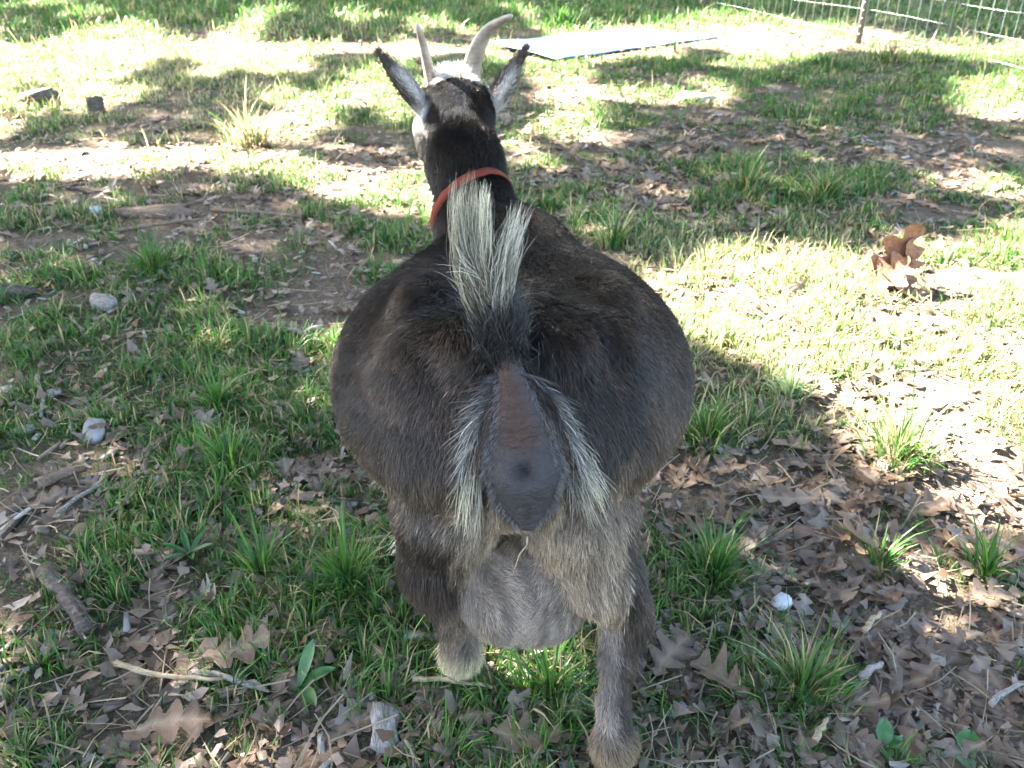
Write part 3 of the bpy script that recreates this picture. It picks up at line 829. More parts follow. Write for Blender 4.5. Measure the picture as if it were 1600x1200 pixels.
def lit_value(x, y):
    x = np.atleast_1d(np.asarray(x, float)); y = np.atleast_1d(np.asarray(y, float))
    wx = x + (vnoise(x, y, .3, 201, 2) - .5) * .22; wy = y + (vnoise(x, y, .3, 202, 2) - .5) * .3
    v = np.zeros(x.shape)
    for p in LIT: v = np.maximum(v, poly_in(wx, wy, p))
    v = np.maximum(v, (((x - HH[0]) / .15) ** 2 + ((y - HH[1] - .03) / .13) ** 2 < 1))
    # dapple over the far left
    dap = vnoise(x, y * .45, .42, 210, 2)
    far = (y > 4.4) & (x < .6) & (y < 10.0)
    v = np.where(far, np.where(dap > .52, 1.0, np.where(dap < .42, 0.0, v)), v)
    far2 = (y > 3.2) & (x > .6) & (y < 9)
    v = np.where(far2 & (dap > .70), 1.0, v)
    return v

# ------------------------------------------------------------------ shade trees (stand left of and beyond the frame)
def build_trees():
    trunks = [(-9.0, 7.0, 'tall oak left of the picture whose crown shades the lawn'),
              (-4.5, 17.5, 'spreading oak beyond the lawn, far left'),
              (4.5, 19.0, 'broad oak beyond the wire fence')]
    area = (-11, 13, -5, 17)
    n = 360000
    gx = rng.uniform(area[0], area[1], n); gy = rng.uniform(area[2], area[3], n)
    lit = lit_value(gx, gy)
    # big shade stays solid near the camera, thinner far off
    k = (lit < .5)
    gx, gy = gx[k], gy[k]
    n = len(gx)
    s = rng.uniform(9.5, 13.5, n)
    C = np.stack([gx, gy, np.zeros(n)], -1) + TOSUN * s[:, None]
    sz = rng.uniform(.05, .10, n)
    # random orientation quads, slightly pointed
    a = rng.normal(size=(n, 3)); a /= np.linalg.norm(a, axis=1)[:, None]
    b = np.cross(a, rng.normal(size=(n, 3))); b /= np.linalg.norm(b, axis=1)[:, None]
    V = np.stack([C - a * sz[:, None], C - b * (sz * .62)[:, None], C + a * sz[:, None], C + b * (sz * .62)[:, None]], 1)
    T = np.array([(t[0], t[1]) for t in trunks])
    own = np.argmin(((C[:, None, :2] - T[None]) ** 2).sum(-1), 1)
    for ti, (tx, ty, label) in enumerate(trunks):
        m = own == ti
        root = link('oak_tree', None, kind='thing', label=label, cat='tree', group='oaks shading the lawn', loc=(tx, ty, 0))
        nn = int(m.sum())
        Vt = V[m] - np.array([tx, ty, 0])
        F = np.arange(nn * 4)
        tone = np.repeat(rng.random(nn), 4)
        link('crown', mesh_np('crown', Vt.reshape(-1, 3), F, np.full(nn, 4), [MCROWN], False, {'tone': ('FLOAT', tone)}), parent=root)
        hgt = 8.5
        pts = [(0, 0, -.1), (0, 0, .3), (.05, .03, 2), (.1, -.05, 4.5), (.2, .1, 6.5), (.3, .1, hgt)]
        Vv, Fv = tube(pts, [.48, .36, .3, .24, .18, .1], 14, .08, ti)
        link('trunk', mesh_py('trunk', Vv, Fv, [MTREE]), parent=root)
        cen = Vt.mean(1)
        for q in range(9):
            ok = False
            for _try in range(60):
                e = cen[rng.integers(0, nn)]
                z0 = rng.uniform(3.2, 6.2); st = np.array([.1, 0, z0]); mid = st * .5 + e * .5 + np.array([0, 0, .5])
                lp = np.concatenate([st + (mid - st) * q_ for q_ in np.linspace(0, 1, 30)[:, None]] + [mid + (e - mid) * q_ for q_ in np.linspace(0, 1, 30)[:, None]]).reshape(-1, 3) + np.array([tx, ty, 0])
                gp = lp - TOSUN * (lp[:, 2] / TOSUN[2])[:, None]
                if (lit_value(gp[:, 0], gp[:, 1]) * (gp[:, 1] < 12)).sum() < 2: ok = True; break
            if not ok: continue
            Vv, Fv = tube([st, st * .7 + mid * .3 + np.array([0, 0, .2]), mid, e], [.12, .1, .06, .02], 8, .08, q)
            link('limb', mesh_py('limb', Vv, Fv, [MTREE]), parent=root)

# ------------------------------------------------------------------ goat
class SDF:
    def __init__(s, lo, hi, res):
        s.lo = np.array(lo); s.res = res
        s.n = np.ceil((np.array(hi) - s.lo) / res).astype(int)
        s.f = np.full(s.n, .5, np.float32)
    def _box(s, lo, hi):
        a = np.clip(np.floor((np.asarray(lo) - s.lo) / s.res).astype(int), 0, s.n); b = np.clip(np.ceil((np.asarray(hi) - s.lo) / s.res).astype(int), 0, s.n)
        ax = [s.lo[i] + s.res * np.arange(a[i], b[i], dtype=np.float32) for i in range(3)]
        return tuple(slice(a[i], b[i]) for i in range(3)), np.meshgrid(*ax, indexing='ij')
    def _union(s, sl, d, k):
        a = s.f[sl]; h = np.clip(.5 + .5 * (d - a) / k, 0, 1)
        s.f[sl] = d * (1 - h) + a * h - k * h * (1 - h)
    def cone(s, p0, p1, r0, r1, k=.03, flat=None):
        p0 = np.array(p0, float); p1 = np.array(p1, float); m = max(r0, r1) + .08
        sl, (X, Y, Z) = s._box(np.minimum(p0, p1) - m, np.maximum(p0, p1) + m)
        ba = p1 - p0; t = np.clip(((X - p0[0]) * ba[0] + (Y - p0[1]) * ba[1] + (Z - p0[2]) * ba[2]) / (ba @ ba), 0, 1)
        qx, qy, qz = X - p0[0] - t * ba[0], Y - p0[1] - t * ba[1], Z - p0[2] - t * ba[2]
        if flat: qx, qy, qz = qx / flat[0], qy / flat[1], qz / flat[2]
        d = np.sqrt(qx ** 2 + qy ** 2 + qz ** 2) - (r0 + (r1 - r0) * t)
        s._union(sl, d.astype(np.float32), k)
    def chain(s, pts, k=.03):
        for a, b in zip(pts[:-1], pts[1:]): s.cone(a[:3], b[:3], a[3], b[3], k)
    def ell(s, c, r, k=.04, cut=False, rot=None):
        c = np.array(c, float); r = np.array(r, float); m = (r.max() if rot is not None else r) + .09
        sl, (X, Y, Z) = s._box(c - m, c + m)
        x, y, z = X - c[0], Y - c[1], Z - c[2]
        if rot is not None:
            R = np.array(rot); x, y, z = (R[0, 0] * x + R[1, 0] * y + R[2, 0] * z), (R[0, 1] * x + R[1, 1] * y + R[2, 1] * z), (R[0, 2] * x + R[1, 2] * y + R[2, 2] * z)
        k0 = np.sqrt((x / r[0]) ** 2 + (y / r[1]) ** 2 + (z / r[2]) ** 2) + 1e-6
        k1 = np.sqrt((x / r[0] ** 2) ** 2 + (y / r[1] ** 2) ** 2 + (z / r[2] ** 2) ** 2) + 1e-6
        d = (k0 * (k0 - 1) / k1).astype(np.float32)
        if cut:
            a = s.f[sl]; d = -d; h = np.clip(.5 - .5 * (d - a) / k, 0, 1)
            s.f[sl] = d * (1 - h) + a * h + k * h * (1 - h)
        else: s._union(sl, d, k)
    def mesh(s):
        import openvdb
        g = openvdb.FloatGrid(.5); g.copyFromArray(np.ascontiguousarray(s.f))
        p, q = g.convertToQuads(isovalue=0.0)
        return p * s.res + s.lo, q
    def sample(s, P):
        q = np.clip((P - s.lo) / s.res, 0, s.n - 1.001); i = q.astype(int); f = q - i
        out = 0
        for dx in (0, 1):
            for dy in (0, 1):
                for dz in (0, 1):
                    w = (f[:, 0] if dx else 1 - f[:, 0]) * (f[:, 1] if dy else 1 - f[:, 1]) * (f[:, 2] if dz else 1 - f[:, 2])
                    out = out + w * s.f[i[:, 0] + dx, i[:, 1] + dy, i[:, 2] + dz]
        return out
    def grad(s, P):
        e = s.res * 1.5; g = np.zeros_like(P)
        for k in range(3):
            d = np.zeros(3); d[k] = e
            g[:, k] = s.sample(P + d) - s.sample(P - d)
        return g / (np.linalg.norm(g, axis=1)[:, None] + 1e-9)

UDDER_C, UDDER_R = np.array([.018, .950, .288]), np.array([.099, .10, .102])
EAR = {}
def goat_sdf():
    S = SDF((-.36, .70, -.02), (.36, 1.98, 1.0), .0075)
    S.ell((.000, 1.16, .515), (.264, .33, .160), .04)
    S.ell((-.03, 1.36, .46), (.15, .18, .17), .07)
    S.cone((.012, .95, .645), (-.02, 1.34, .622), .045, .05, .08)
    S.ell((.01, .975, .565), (.160, .125, .125), .06)
    for sx in (-1, 1):
        S.ell((.01 + sx * .10, 1.02, .60), (.06, .09, .06), .06)
        S.ell((.008 + sx * .112, .975, .55), (.068, .10, .13), .014)
    # right hind leg, trailing
    S.chain([(.074, .975, .52, .094), (.090, .92, .42, .072), (.124, .89, .335, .049), (.158, .90, .262, .034)], .016)
    S.chain([(.158, .892, .265, .030), (.150, .868, .20, .022), (.145, .838, .135, .0185), (.147, .818, .088, .024), (.147, .826, .050, .021)], .016)
    # left hind leg, stepping forward
    S.chain([(-.074, .975, .52, .098), (-.086, .93, .42, .070), (-.098, .93, .35, .053), (-.098, .95, .265, .033)], .016)
    S.chain([(-.098, .945, .265, .030), (-.092, .962, .18, .021), (-.083, .975, .105, .024), (-.080, .997, .055, .021)], .016)
    # front legs
    S.chain([(-.12, 1.40, .44, .075), (-.11, 1.36, .33, .045), (-.085, 1.24, .22, .030), (-.065, 1.15, .12, .022), (-.062, 1.115, .08, .026), (-.060, 1.10, .05, .024)], .025)
    S.chain([(.09, 1.40, .44, .075), (.095, 1.43, .33, .045), (.095, 1.47, .22, .030), (.095, 1.5, .12, .022), (.095, 1.515, .075, .026), (.095, 1.535, .04, .026)], .025)
    for sx in (-1, 1):
        S.ell((.01 + sx * .07, .945, .668), (.022, .035, .02), .035); S.ell((.005 + sx * .125, 1.09, .655), (.03, .05, .025), .04)
    S.ell((.163, .878, .290), (.016, .016, .03), .02); S.ell((-.101, .915, .290), (.016, .016, .03), .02)
    # udder
    S.ell(UDDER_C, UDDER_R, .018)
    S.ell((-.018, .945, .27), (.055, .075, .07), .03); S.ell((.055, .945, .27), (.05, .075, .075), .03)
    # bare patch under the tail, tail stalk
    S.ell((.013, .852, .605), (.038, .032, .05), .018)
    S.ell((.015, .842, .555), (.049, .036, .042), .015)
    S.cone((.016, .838, .545), (.019, .832, .474), .041, .013, .014)
    S.cone((.012, .850, .615), (.003, .862, .655), .027, .018, .015)
    S.cone((.003, .862, .655), (-.013, .885, .705), .018, .010, .012)
    for (gx_, gy_, gz_, gr_) in ((.004, .838, .672, .010), (.007, .828, .655, .013), (.010, .817, .637, .016), (.012, .808, .618, .019), (.014, .801, .600, .021)):
        S.ell((gx_, gy_, gz_), (gr_, gr_ * .8, gr_ * 1.2), .008, cut=True)
    S.ell((.014, .806, .568), (.007, .010, .006), .008, cut=True)
    for sx in (-1, 1):
        S.ell((.017 + sx * .052, .852, .50), (.012, .03, .05), .02, cut=True)
    S.ell((.018, .820, .487), (.0022, .012, .022), .004, cut=True)
    # neck and head
    S.chain([(-.020, 1.36, .545, .085), (-.060, 1.47, .635, .062), (-.086, 1.56, .715, .056), (-.097, 1.62, .765, .055)], .045)
    S.ell((.015, 1.35, .635), (.06, .09, .04), .06)
    S.ell((-.10, 1.655, .785), (.064, .075, .062), .03)
    S.chain([(-.11, 1.68, .775, .058), (-.139, 1.75, .735, .046), (-.166, 1.83, .685, .033), (-.170, 1.845, .672, .029)], .03)
    S.ell((-.15, 1.70, .715), (.035, .05, .045), .03)
    S.ell((-.165, 1.68, .80), (.02, .026, .016), .015); S.ell((-.065, 1.735, .80), (.02, .026, .016), .015)
    for q in (-1, 1): S.ell((-.174 + q * .012, 1.869 + q * .006, .68), (.006, .008, .004), .006, cut=True)
    return S

def region_color(P, Nn):
    """coat colour at body points: root colour, tip colour, hair length"""
    n = len(P); x, y, z = P.T
    dark = np.array([.0115, .0072, .0056]); brown = np.array([.034, .021, .0135]); tipb = np.array([.115, .076, .050])
    ns = vnoise(x * 1.0 + y * .7, z + y * .3, .035, 301, 3); nb = vnoise(x + y, z - y, .16, 302, 2)
    k = np.clip(.25 + (ns - .5) * 1.0 + (nb - .5) * 1.2 + np.clip((x - .05) / .25, 0, 1) * .45 * (z < .6), 0, 1)[:, None]
    root = dark * (1 - k) + brown * k
    tip = root * .6 + tipb * (.25 + .75 * k) * .55
    ln = np.full(n, .0165)
    rear = y < 1.02
    def blend(w, rc, tc, L=None):
        nonlocal root, tip, ln
        w = np.clip(w, 0, 1)[:, None]; root = root * (1 - w) + np.array(rc) * w; tip = tip * (1 - w) + np.array(tc) * w
        if L is not None: ln = ln * (1 - w[:, 0]) + L * w[:, 0]
    j = (vnoise(x * 3, z, .05, 303, 2) - .5) * .05
    # flank light underside
    blend(np.where(Nn[:, 2] < -.35, 1, 0) * np.clip((.36 - z) / .05, 0, 1) * (y > 1.02), (.30, .25, .18), (.5, .44, .34), .04)
    # buff thighs
    w = np.clip((.545 + j - z) / .09, 0, 1) * rear
    inner_l = np.clip((x - (-.088 + j)) / .05, 0, 1); inner_r = np.clip(((.150 + j * .6) - x) / .016, 0, 1)
    upper = np.clip((z - .40) / .05, 0, 1)
    wl_ = np.where(x < .01, np.maximum(inner_l, upper * .3), np.maximum(inner_r, upper * .3))
    blend(w * wl_, (.15, .103, .066), (.37, .28, .19), .019)
    # dark outer side of both hind legs
    # cannon backs
    ww = (z < .27) & rear & (x > .05)
    blend(ww * np.clip((.152 - x) / .008, 0, 1), (.15, .115, .09), (.26, .21, .17), .012)
    ww = (z < .27) & rear & (x < -.05)
    blend(ww * np.clip((x + .115) / .012, 0, 1), (.10, .07, .05), (.2, .15, .11), .013)
    ln = np.where((z < .24) & (np.abs(x) > .05), np.minimum(ln, .012), ln)
    # udder
    e = np.sqrt((((P - UDDER_C) / (UDDER_R * 1.02)) ** 2).sum(1))
    blend(np.clip((1.10 - e) / .10, 0, 1) * (y < 1.1) * (z < .375), (.20, .15, .112), (.33, .262, .20), .013)
    # pasterns
    blend(np.clip((.118 - z) / .02, 0, 1) * (x > .05) * rear, (.13, .08, .04), (.3, .21, .12), .022)
    blend(np.clip((.12 - z) / .02, 0, 1) * (x < -.05) * (y < 1.06), (.40, .32, .18), (.55, .47, .30), .028)
    # very dark round the tail root and along the spine
    d = np.sqrt(((x - .0) / .05) ** 2 + ((z - .70) / .06) ** 2 + ((y - .90) / .12) ** 2)
    blend(np.clip(1.5 - d, 0, 1) * .85, (.007, .006, .006), (.012, .011, .012), .028)
    blend(np.clip(1 - np.abs(x + .01) / .035, 0, 1) * (z > .6) * (y > 1.0) * .7, (.009, .008, .009), (.02, .019, .02))
    # head
    nk = np.clip((y - 1.40) / .06, 0, 1)[:, None]; tip = tip * (1 - .6 * nk); root = root * (1 - .4 * nk)
    hd = np.clip((y - 1.60) / .03, 0, 1)
    ln = np.where(y > 1.58, .010, ln)
    stripe = hd * ((z > .70) * (x < -.135) * (y < 1.80)) * np.clip(1 - np.abs((z - .765) + (y - 1.68) * .45) / .028, 0, 1)
    blend(stripe, (.62, .59, .55), (.72, .70, .66), .012)
    crown = np.clip((z - .832) / .012, 0, 1) * (y > 1.645)
    blend(crown, (.62, .59, .54), (.75, .72, .67), .02)
    blend(np.clip(1 - np.abs(x + .098) / .03, 0, 1) * (y > 1.57) * (y < 1.64) * (z > .74) * .35, (.14, .13, .12), (.3, .28, .27))
    return root, tip, ln

def bare_mask(P):
    x, y, z = P.T
    hw = np.interp(z, [.456, .468, .495, .525, .55, .585, .63, .665, .70, .708], [.0, .016, .036, .047, .052, .043, .029, .019, .010, .0])
    cx = np.interp(z, [.46, .60, .655, .705], [.018, .013, .004, -.013])
    return (np.abs(x - cx) < hw) & (y < .89)

def mesh_tri_sample(V, Q, n, r):
    T = np.concatenate([Q[:, [0, 1, 2]], Q[:, [0, 2, 3]]])
    a, b, c = V[T[:, 0]], V[T[:, 1]], V[T[:, 2]]
    ar = np.linalg.norm(np.cross(b - a, c - a), axis=1)
    i = r.choice(len(T), n, p=ar / ar.sum()); u, v = r.random(n), r.random(n)
    f = u + v > 1; u[f] = 1 - u[f]; v[f] = 1 - v[f]
    return a[i] + (b[i] - a[i]) * u[:, None] + (c[i] - a[i]) * v[:, None]

def make_curves(name, pts, rad, root, tip, mat, parent):
    """pts (N,K,3)"""
    N, K = pts.shape[:2]
    hc = bpy.data.hair_curves.new(name)
    hc.add_curves([K] * N)
    hc.attributes['position'].data.foreach_set('vector', pts.astype(np.float32).ravel())
    a = hc.attributes.get('radius') or hc.attributes.new('radius', 'FLOAT', 'POINT')
    a.data.foreach_set('value', rad.astype(np.float32).ravel())
    for nm, c in (('tint', root), ('tip', tip)):
        a = hc.attributes.new(nm, 'FLOAT_COLOR', 'CURVE')
        a.data.foreach_set('color', np.c_[c, np.ones(len(c))].astype(np.float32).ravel())
    hc.materials.append(mat)
    return link(name, hc, parent=parent)

def strands(P, D0, D1, L, K=5, sag=0.0, r=None, wig=.0):
    """strand from P heading D0, turning to D1"""
    N = len(P); out = np.zeros((N, K, 3)); out[:, 0] = P
    cur = P.copy(); st = L / (K - 1)
    wv = (r.normal(size=(N, 3)) * wig) if r is not None else 0
    for k in range(1, K):
        t = (k - .5) / (K - 1)
        d = D0 * (1 - t) + D1 * t + wv * t; d[:, 2] -= sag * t
        d /= np.linalg.norm(d, axis=1)[:, None] + 1e-9
        cur = cur + d * st[:, None]; out[:, k] = cur
    return out

def build_goat():
    r = np.random.default_rng(21)
    S = goat_sdf(); V, Q = S.mesh()
    root_o = link('goat', None, kind='thing', label='dark brown horned goat seen from behind, wide bellied, tail raised, walking away', cat='goat', loc=(0, 1.1, 0))
    off = np.array([0, 1.1, 0])
    Nn = S.grad(V)
    rc, tc, ln = region_color(V, Nn)
    skin = rc * .6 + tc * .3
    bm = bare_mask(V) & (Nn[:, 1] < .2)
    x, y, z = V.T
    grey = np.array([.062, .056, .058]); pinkbrown = np.array([.070, .042, .033]); darkc = np.array([.018, .015, .016])
    w = np.clip((z - .572) / .03, 0, 1) * np.clip((.70 - z) / .03, 0, 1) * np.clip(1.5 - np.abs(x - np.interp(z, [.58, .70], [.014, -.012])) / np.interp(z, [.58, .70], [.024, .008]), 0, 1)
    bc = grey * (1 - w[:, None]) + pinkbrown * w[:, None]
    w2 = np.clip(1.3 - np.sqrt(((x - .014) / .016) ** 2 + ((z - .568) / .013) ** 2), 0, 1) * .85; bc = bc * (1 - w2[:, None]) + darkc * w2[:, None]
    w3 = np.clip(1.2 - np.abs(x - .016) / .004, 0, 1) * (z < .52); bc = bc * (1 - w3[:, None] * .7) + darkc * w3[:, None] * .7
    rimw = np.clip((np.sqrt(((x - .013) / .05) ** 2 + ((z - .55) / .085) ** 2) - .72) * 3, 0, 1) * (z < .56)
    bc = bc * (1 - rimw[:, None] * .5) + np.array([.11, .095, .085]) * rimw[:, None] * .5
    skin[bm] = bc[bm]
    me = mesh_np('body', V - off, Q, np.full(len(Q), 4), [MSKIN], True, {'tint': ('FLOAT_COLOR', skin)})
    link('body', me, parent=root_o)

    # ---- ears: cupped leaves with thickness
    def ear(base, tip, wid, face, name):
        base = np.array(base); tip = np.array(tip); ax = tip - base; L = np.linalg.norm(ax); ax /= L
        fc = np.array(face, float); fc -= ax * (fc @ ax); fc /= np.linalg.norm(fc); sd_ = np.cross(ax, fc)
        nu, nv = 9, 12; VV = []
        for lay in (0, 1):
            for j in range(nv + 1):
                t = j / nv; ww = wid * math.sin(math.pi * (t * .90 + .085)) ** .62 * (1 - .22 * t)
                if j == nv: ww = wid * .12
                for i in range(nu):
                    a = (i / (nu - 1) - .5) * 2
                    cup = (1 - a * a) * ww * .45
                    q = base + ax * L * t + sd_ * a * ww * .5 - fc * cup - fc * (.0045 * lay * (1 - abs(a) ** 4)) + fc * .02 * (t - .5) ** 2 * 2
                    VV.append(q)
        o2 = nu * (nv + 1); F = []
        for j in range(nv):
            for i in range(nu - 1):
                q = [j * nu + i, j * nu + i + 1, (j + 1) * nu + i + 1, (j + 1) * nu + i]
                F.append(q[::-1]); F.append([o2 + k for k in q])
        for j in range(nv):
            for i in (0, nu - 1):
                q = [j * nu + i, (j + 1) * nu + i, o2 + (j + 1) * nu + i, o2 + j * nu + i]
                F.append(q if i == 0 else q[::-1])
        q = [nv * nu + i for i in range(nu)]
        for i in range(nu - 1): F.append([nv * nu + i, nv * nu + i + 1, o2 + nv * nu + i + 1, o2 + nv * nu + i])
        VV = np.array(VV); t = ((VV - base) @ ax) / L; a = ((VV - base) @ sd_) / (wid * .5)
        white = np.clip(1.25 - np.abs(a + .15) * 1.9, 0, 1) * np.clip((.84 - t) / .2, 0, 1)
        white = np.maximum(white, np.clip((.35 - t) / .15, 0, 1))
        col = np.array([.06, .044, .036])[None] * (1 - white[:, None]) + np.array([.50, .46, .42])[None] * white[:, None]
        link('ear', mesh_py('ear', VV - off, F, [MSKIN], True, {'tint': ('FLOAT_COLOR', col)}), parent=root_o)
        return VV, np.array(F), col, (base, ax, sd_, fc, L, wid)
    e1 = ear((-.148, 1.645, .772), (-.233, 1.625, .890), .042, (-.5, .75, .1), 'ear')
    e2 = ear((-.046, 1.655, .778), (.022, 1.64, .893), .040, (.15, .9, .1), 'ear')

    # ---- horns: swept flattened section with growth rings
    def horn(pts, wa, wb, side, name):
        pts = np.array(pts, float)
        ts = np.linspace(0, 1, 34); n = len(pts) - 1
        # catmull-rom through the points
        def cr(t):
            f = t * n; i = min(int(f), n - 1); u = f - i
            p0, p1, p2, p3 = pts[max(i - 1, 0)], pts[i], pts[i + 1], pts[min(i + 2, n)]
            return .5 * (2 * p1 + (p2 - p0) * u + (2 * p0 - 5 * p1 + 4 * p2 - p3) * u * u + (-p0 + 3 * p1 - 3 * p2 + p3) * u ** 3)
        c = np.array([cr(t) for t in ts]); tg = np.gradient(c, axis=0); tg /= np.linalg.norm(tg, axis=1)[:, None]
        sd_ = np.array(side, float); VV = []; ns = 14
        for i, t in enumerate(ts):
            a = sd_ - tg[i] * (sd_ @ tg[i]); a /= np.linalg.norm(a); b = np.cross(tg[i], a)
            k = (1 - t) ** .55 * .85 + .15 if t < .97 else .12
            ring = 1 + .008 * math.sin(t * 70 + 2 * math.sin(t * 9)) * (1 - t)
            for q in range(ns):
                th = 2 * math.pi * q / ns
                VV.append(c[i] + (a * math.cos(th) * wa + b * math.sin(th) * wb) * k * ring * .5)
        F = [(i * ns + q, i * ns + (q + 1) % ns, (i + 1) * ns + (q + 1) % ns, (i + 1) * ns + q) for i in range(len(ts) - 1) for q in range(ns)]
        F.append(tuple((len(ts) - 1) * ns + q for q in range(ns)))
        link('horn', mesh_py('horn', np.array(VV) - off, F, [MHORN]), parent=root_o)
    horn([(-.150, 1.685, .815), (-.155, 1.675, .86), (-.161, 1.655, .903), (-.166, 1.62, .940)], .024, .040, (.95, .25, 0), 'horn')
    horn([(-.080, 1.69, .812), (-.072, 1.68, .868), (-.045, 1.65, .924), (.000, 1.60, .957)], .042, .028, (.9, .4, 0), 'horn')

    # ---- eyes
    for c in ((-.172, 1.694, .783), (-.052, 1.742, .783)):
        VV, F = [], []
        for j in range(7):
            for i in range(10):
                ph, th = math.pi * j / 6, 2 * math.pi * i / 10
                VV.append((.013 * math.sin(ph) * math.cos(th), .013 * math.sin(ph) * math.sin(th), .013 * math.cos(ph)))
        F = [(j * 10 + i, j * 10 + (i + 1) % 10, (j + 1) * 10 + (i + 1) % 10, (j + 1) * 10 + i) for j in range(6) for i in range(10)]
        link('eye', mesh_py('eye', np.array(VV) + np.array(c) - off, F, [MEYE]), parent=root_o)

    # ---- hooves: two toes each
    def hoof(c, yaw, tilt=0):
        VV, F = [], []
        for sx in (-1, 1):
            b = len(VV); nl = 10
            for (z, sc, fwd) in ((-.022, 1.0, .012), (-.018, 1.05, .012), (.0, .95, .006), (.022, .78, .0), (.03, .5, 0)):
                for i in range(nl):
                    th = 2 * math.pi * i / nl
                    px = .0125 * math.cos(th) * sc; py = .030 * math.sin(th) * sc
                    if py > 0: px *= 1 - .35 * py / .028
                    VV.append((sx * .0135 + px, py + fwd, z))
            for j in range(4):
                for i in range(nl):
                    F.append((b + j * nl + i, b + j * nl + (i + 1) % nl, b + (j + 1) * nl + (i + 1) % nl, b + (j + 1) * nl + i))
            F.append(tuple(b + i for i in range(nl - 1, -1, -1))); F.append(tuple(b + 4 * nl + i for i in range(nl)))
        link('hoof', mesh_py('hoof', VV, F, [MHOOF]), parent=root_o, loc=np.array(c) - off, rot=(tilt, 0, yaw))
    hoof((.147, .832, .026), -.05); hoof((-.080, 1.01, .026), .05); hoof((.095, 1.545, .026), 0); hoof((-.060, 1.10, .035), 0, .5)

    # ---- dewclaws behind the fetlocks
    for cx, cy, cz in ((.136, .797, .082), (.158, .797, .082), (-.094, .956, .088), (-.070, .957, .088)):
        VV, F = tube([(0, .012, .006), (0, .002, .003), (0, -.006, -.006), (0, -.008, -.012)], [.006, .0065, .005, .001], 8)
        link('dewclaw', mesh_py('dewclaw', VV, F, [MHOOF]), parent=root_o, loc=np.array((cx, cy, cz)) - off)
    # ---- collar
    c0 = np.array([-.068, 1.492, .654]); ax = np.array([-.18, .62, .60]); ax /= np.linalg.norm(ax)
    cn = ax + np.array([-.28, .05, -.30]); cn /= np.linalg.norm(cn)
    a = np.cross(cn, (0, 0, 1)); a /= np.linalg.norm(a); b = np.cross(cn, a)
    VV, F = [], []; ns = 48
    for i in range(ns):
        th = 2 * math.pi * i / ns; d = a * math.cos(th) + b * math.sin(th)
        # walk outwards to the neck surface
        tt = np.linspace(.02, .18, 60); pp = c0 + d[None] * tt[:, None]; f = S.sample(pp)
        idx = np.argmax(f > 0); rr = tt[idx] + .004
        for (dr, h) in ((0, -.0085), (.003, -.0085), (.003, .0085), (0, .0085)):
            VV.append(c0 + d * (rr + dr) + cn * h)
    F = [(i * 4 + k, i * 4 + (k + 1) % 4, ((i + 1) % ns) * 4 + (k + 1) % 4, ((i + 1) % ns) * 4 + k) for i in range(ns) for k in range(4)]
    col_o = link('collar', mesh_py('collar', np.array(VV) - off, F, [MCOLLAR], False), parent=root_o)
    col_o['label'] = 'worn orange-red webbing collar around the neck'
    # ring buckle on top
    p = aty(735, 274, 1.50); VV, F = tube([p + np.array([.010 * math.cos(t), .004 * math.sin(t), .010 * math.sin(t)]) for t in np.linspace(0, 2 * math.pi, 17)], .003, 6, cap=False)
    link('buckle', mesh_py('buckle', VV - off, F, [MBUCKLE]), parent=col_o)

    # ---- coat
    def flow(P, N_):
        x, y, z = P.T
        f = np.zeros_like(P)
        f[:, 1] = np.where(y > 1.0, -.75, -.12); f[:, 2] = -.75; f[:, 0] = np.clip((x - .0) / .15, -1, 1) * .30
        up = np.clip((z - .60) / .08, 0, 1) * (y < 1.5)
        f[:, 2] = -.85 + .35 * up; f[:, 1] -= .5 * up; f[:, 0] += np.clip(x / .1, -1, 1) * .25 * up
        nk = np.clip((y - 1.45) / .08, 0, 1)[:, None]
        f = f * (1 - nk) + np.array([-.02, -.62, -.6])[None] * nk
        # udder swirl
        e = np.sqrt((((P - UDDER_C) / UDDER_R) ** 2).sum(1)); w = (np.clip((1.12 - e) / .1, 0, 1) * (y < 1.08) * (z < .37))[:, None]
        sw = np.stack([-np.sign(x - .02) * .7, np.zeros(len(P)), -.5 + 3 * (z - .28)], -1)
        f = f * (1 - w) + sw * w
        wob = np.stack([vnoise(x * 1, z + y, .07, 401, 2) - .5, vnoise(y, z + x, .07, 402, 2) - .5, vnoise(x + 3, z, .07, 403, 2) - .5], -1)
        f = f + wob * .9
        cl = np.stack([vnoise(x * 1.0 + y * .6, z * .45, .011, 411, 1) - .5, vnoise(y + x, z * .45, .011, 412, 1) - .5, vnoise(x - y, z * .45, .011, 413, 1) - .5], -1)
        f = f + cl * .55
        f -= N_ * (f * N_).sum(1)[:, None]
        return f / (np.linalg.norm(f, axis=1)[:, None] + 1e-9)
    n = 640000
    P = mesh_tri_sample(V, Q, n, r)
    N_ = S.grad(P); P = P - N_ * (S.sample(P))[:, None]
    keep = ~(bare_mask(P) & (N_[:, 1] < .2)) & ~(P[:, 2] < .045)
    P, N_ = P[keep], N_[keep]; n = len(P)
    rc, tc, ln = region_color(P, N_)
    fl = flow(P, N_)
    jit = r.normal(0, .11, (n, 3))
    D0 = fl * .75 + N_ * .55 + jit; D1 = fl * 1.0 + N_ * .10 + jit
    L = ln * r.uniform(.6, 1.25, n)
    pts = strands(P - N_ * .001, D0, D1, L, 5, .0, r, .12)
    wv = r.uniform(.7, 1.25, n)[:, None] * np.array([1, 1, .85, .6, .15])[None] * .00036
    bright = np.exp(r.normal(-.05, 1, (n, 1)) * np.where(rc.mean(1, keepdims=True) > .07, .28, .5)); str_ = vnoise(P[:, 0] + P[:, 1] * .7, P[:, 2] * .28, .012, 421, 2)[:, None]; bright = bright * (.45 + 1.1 * str_)
    agou = (r.random(n) < .10)[:, None] & (rc.mean(1) < .08)[:, None]
    tc = np.where(agou, tc * 2.3, tc)
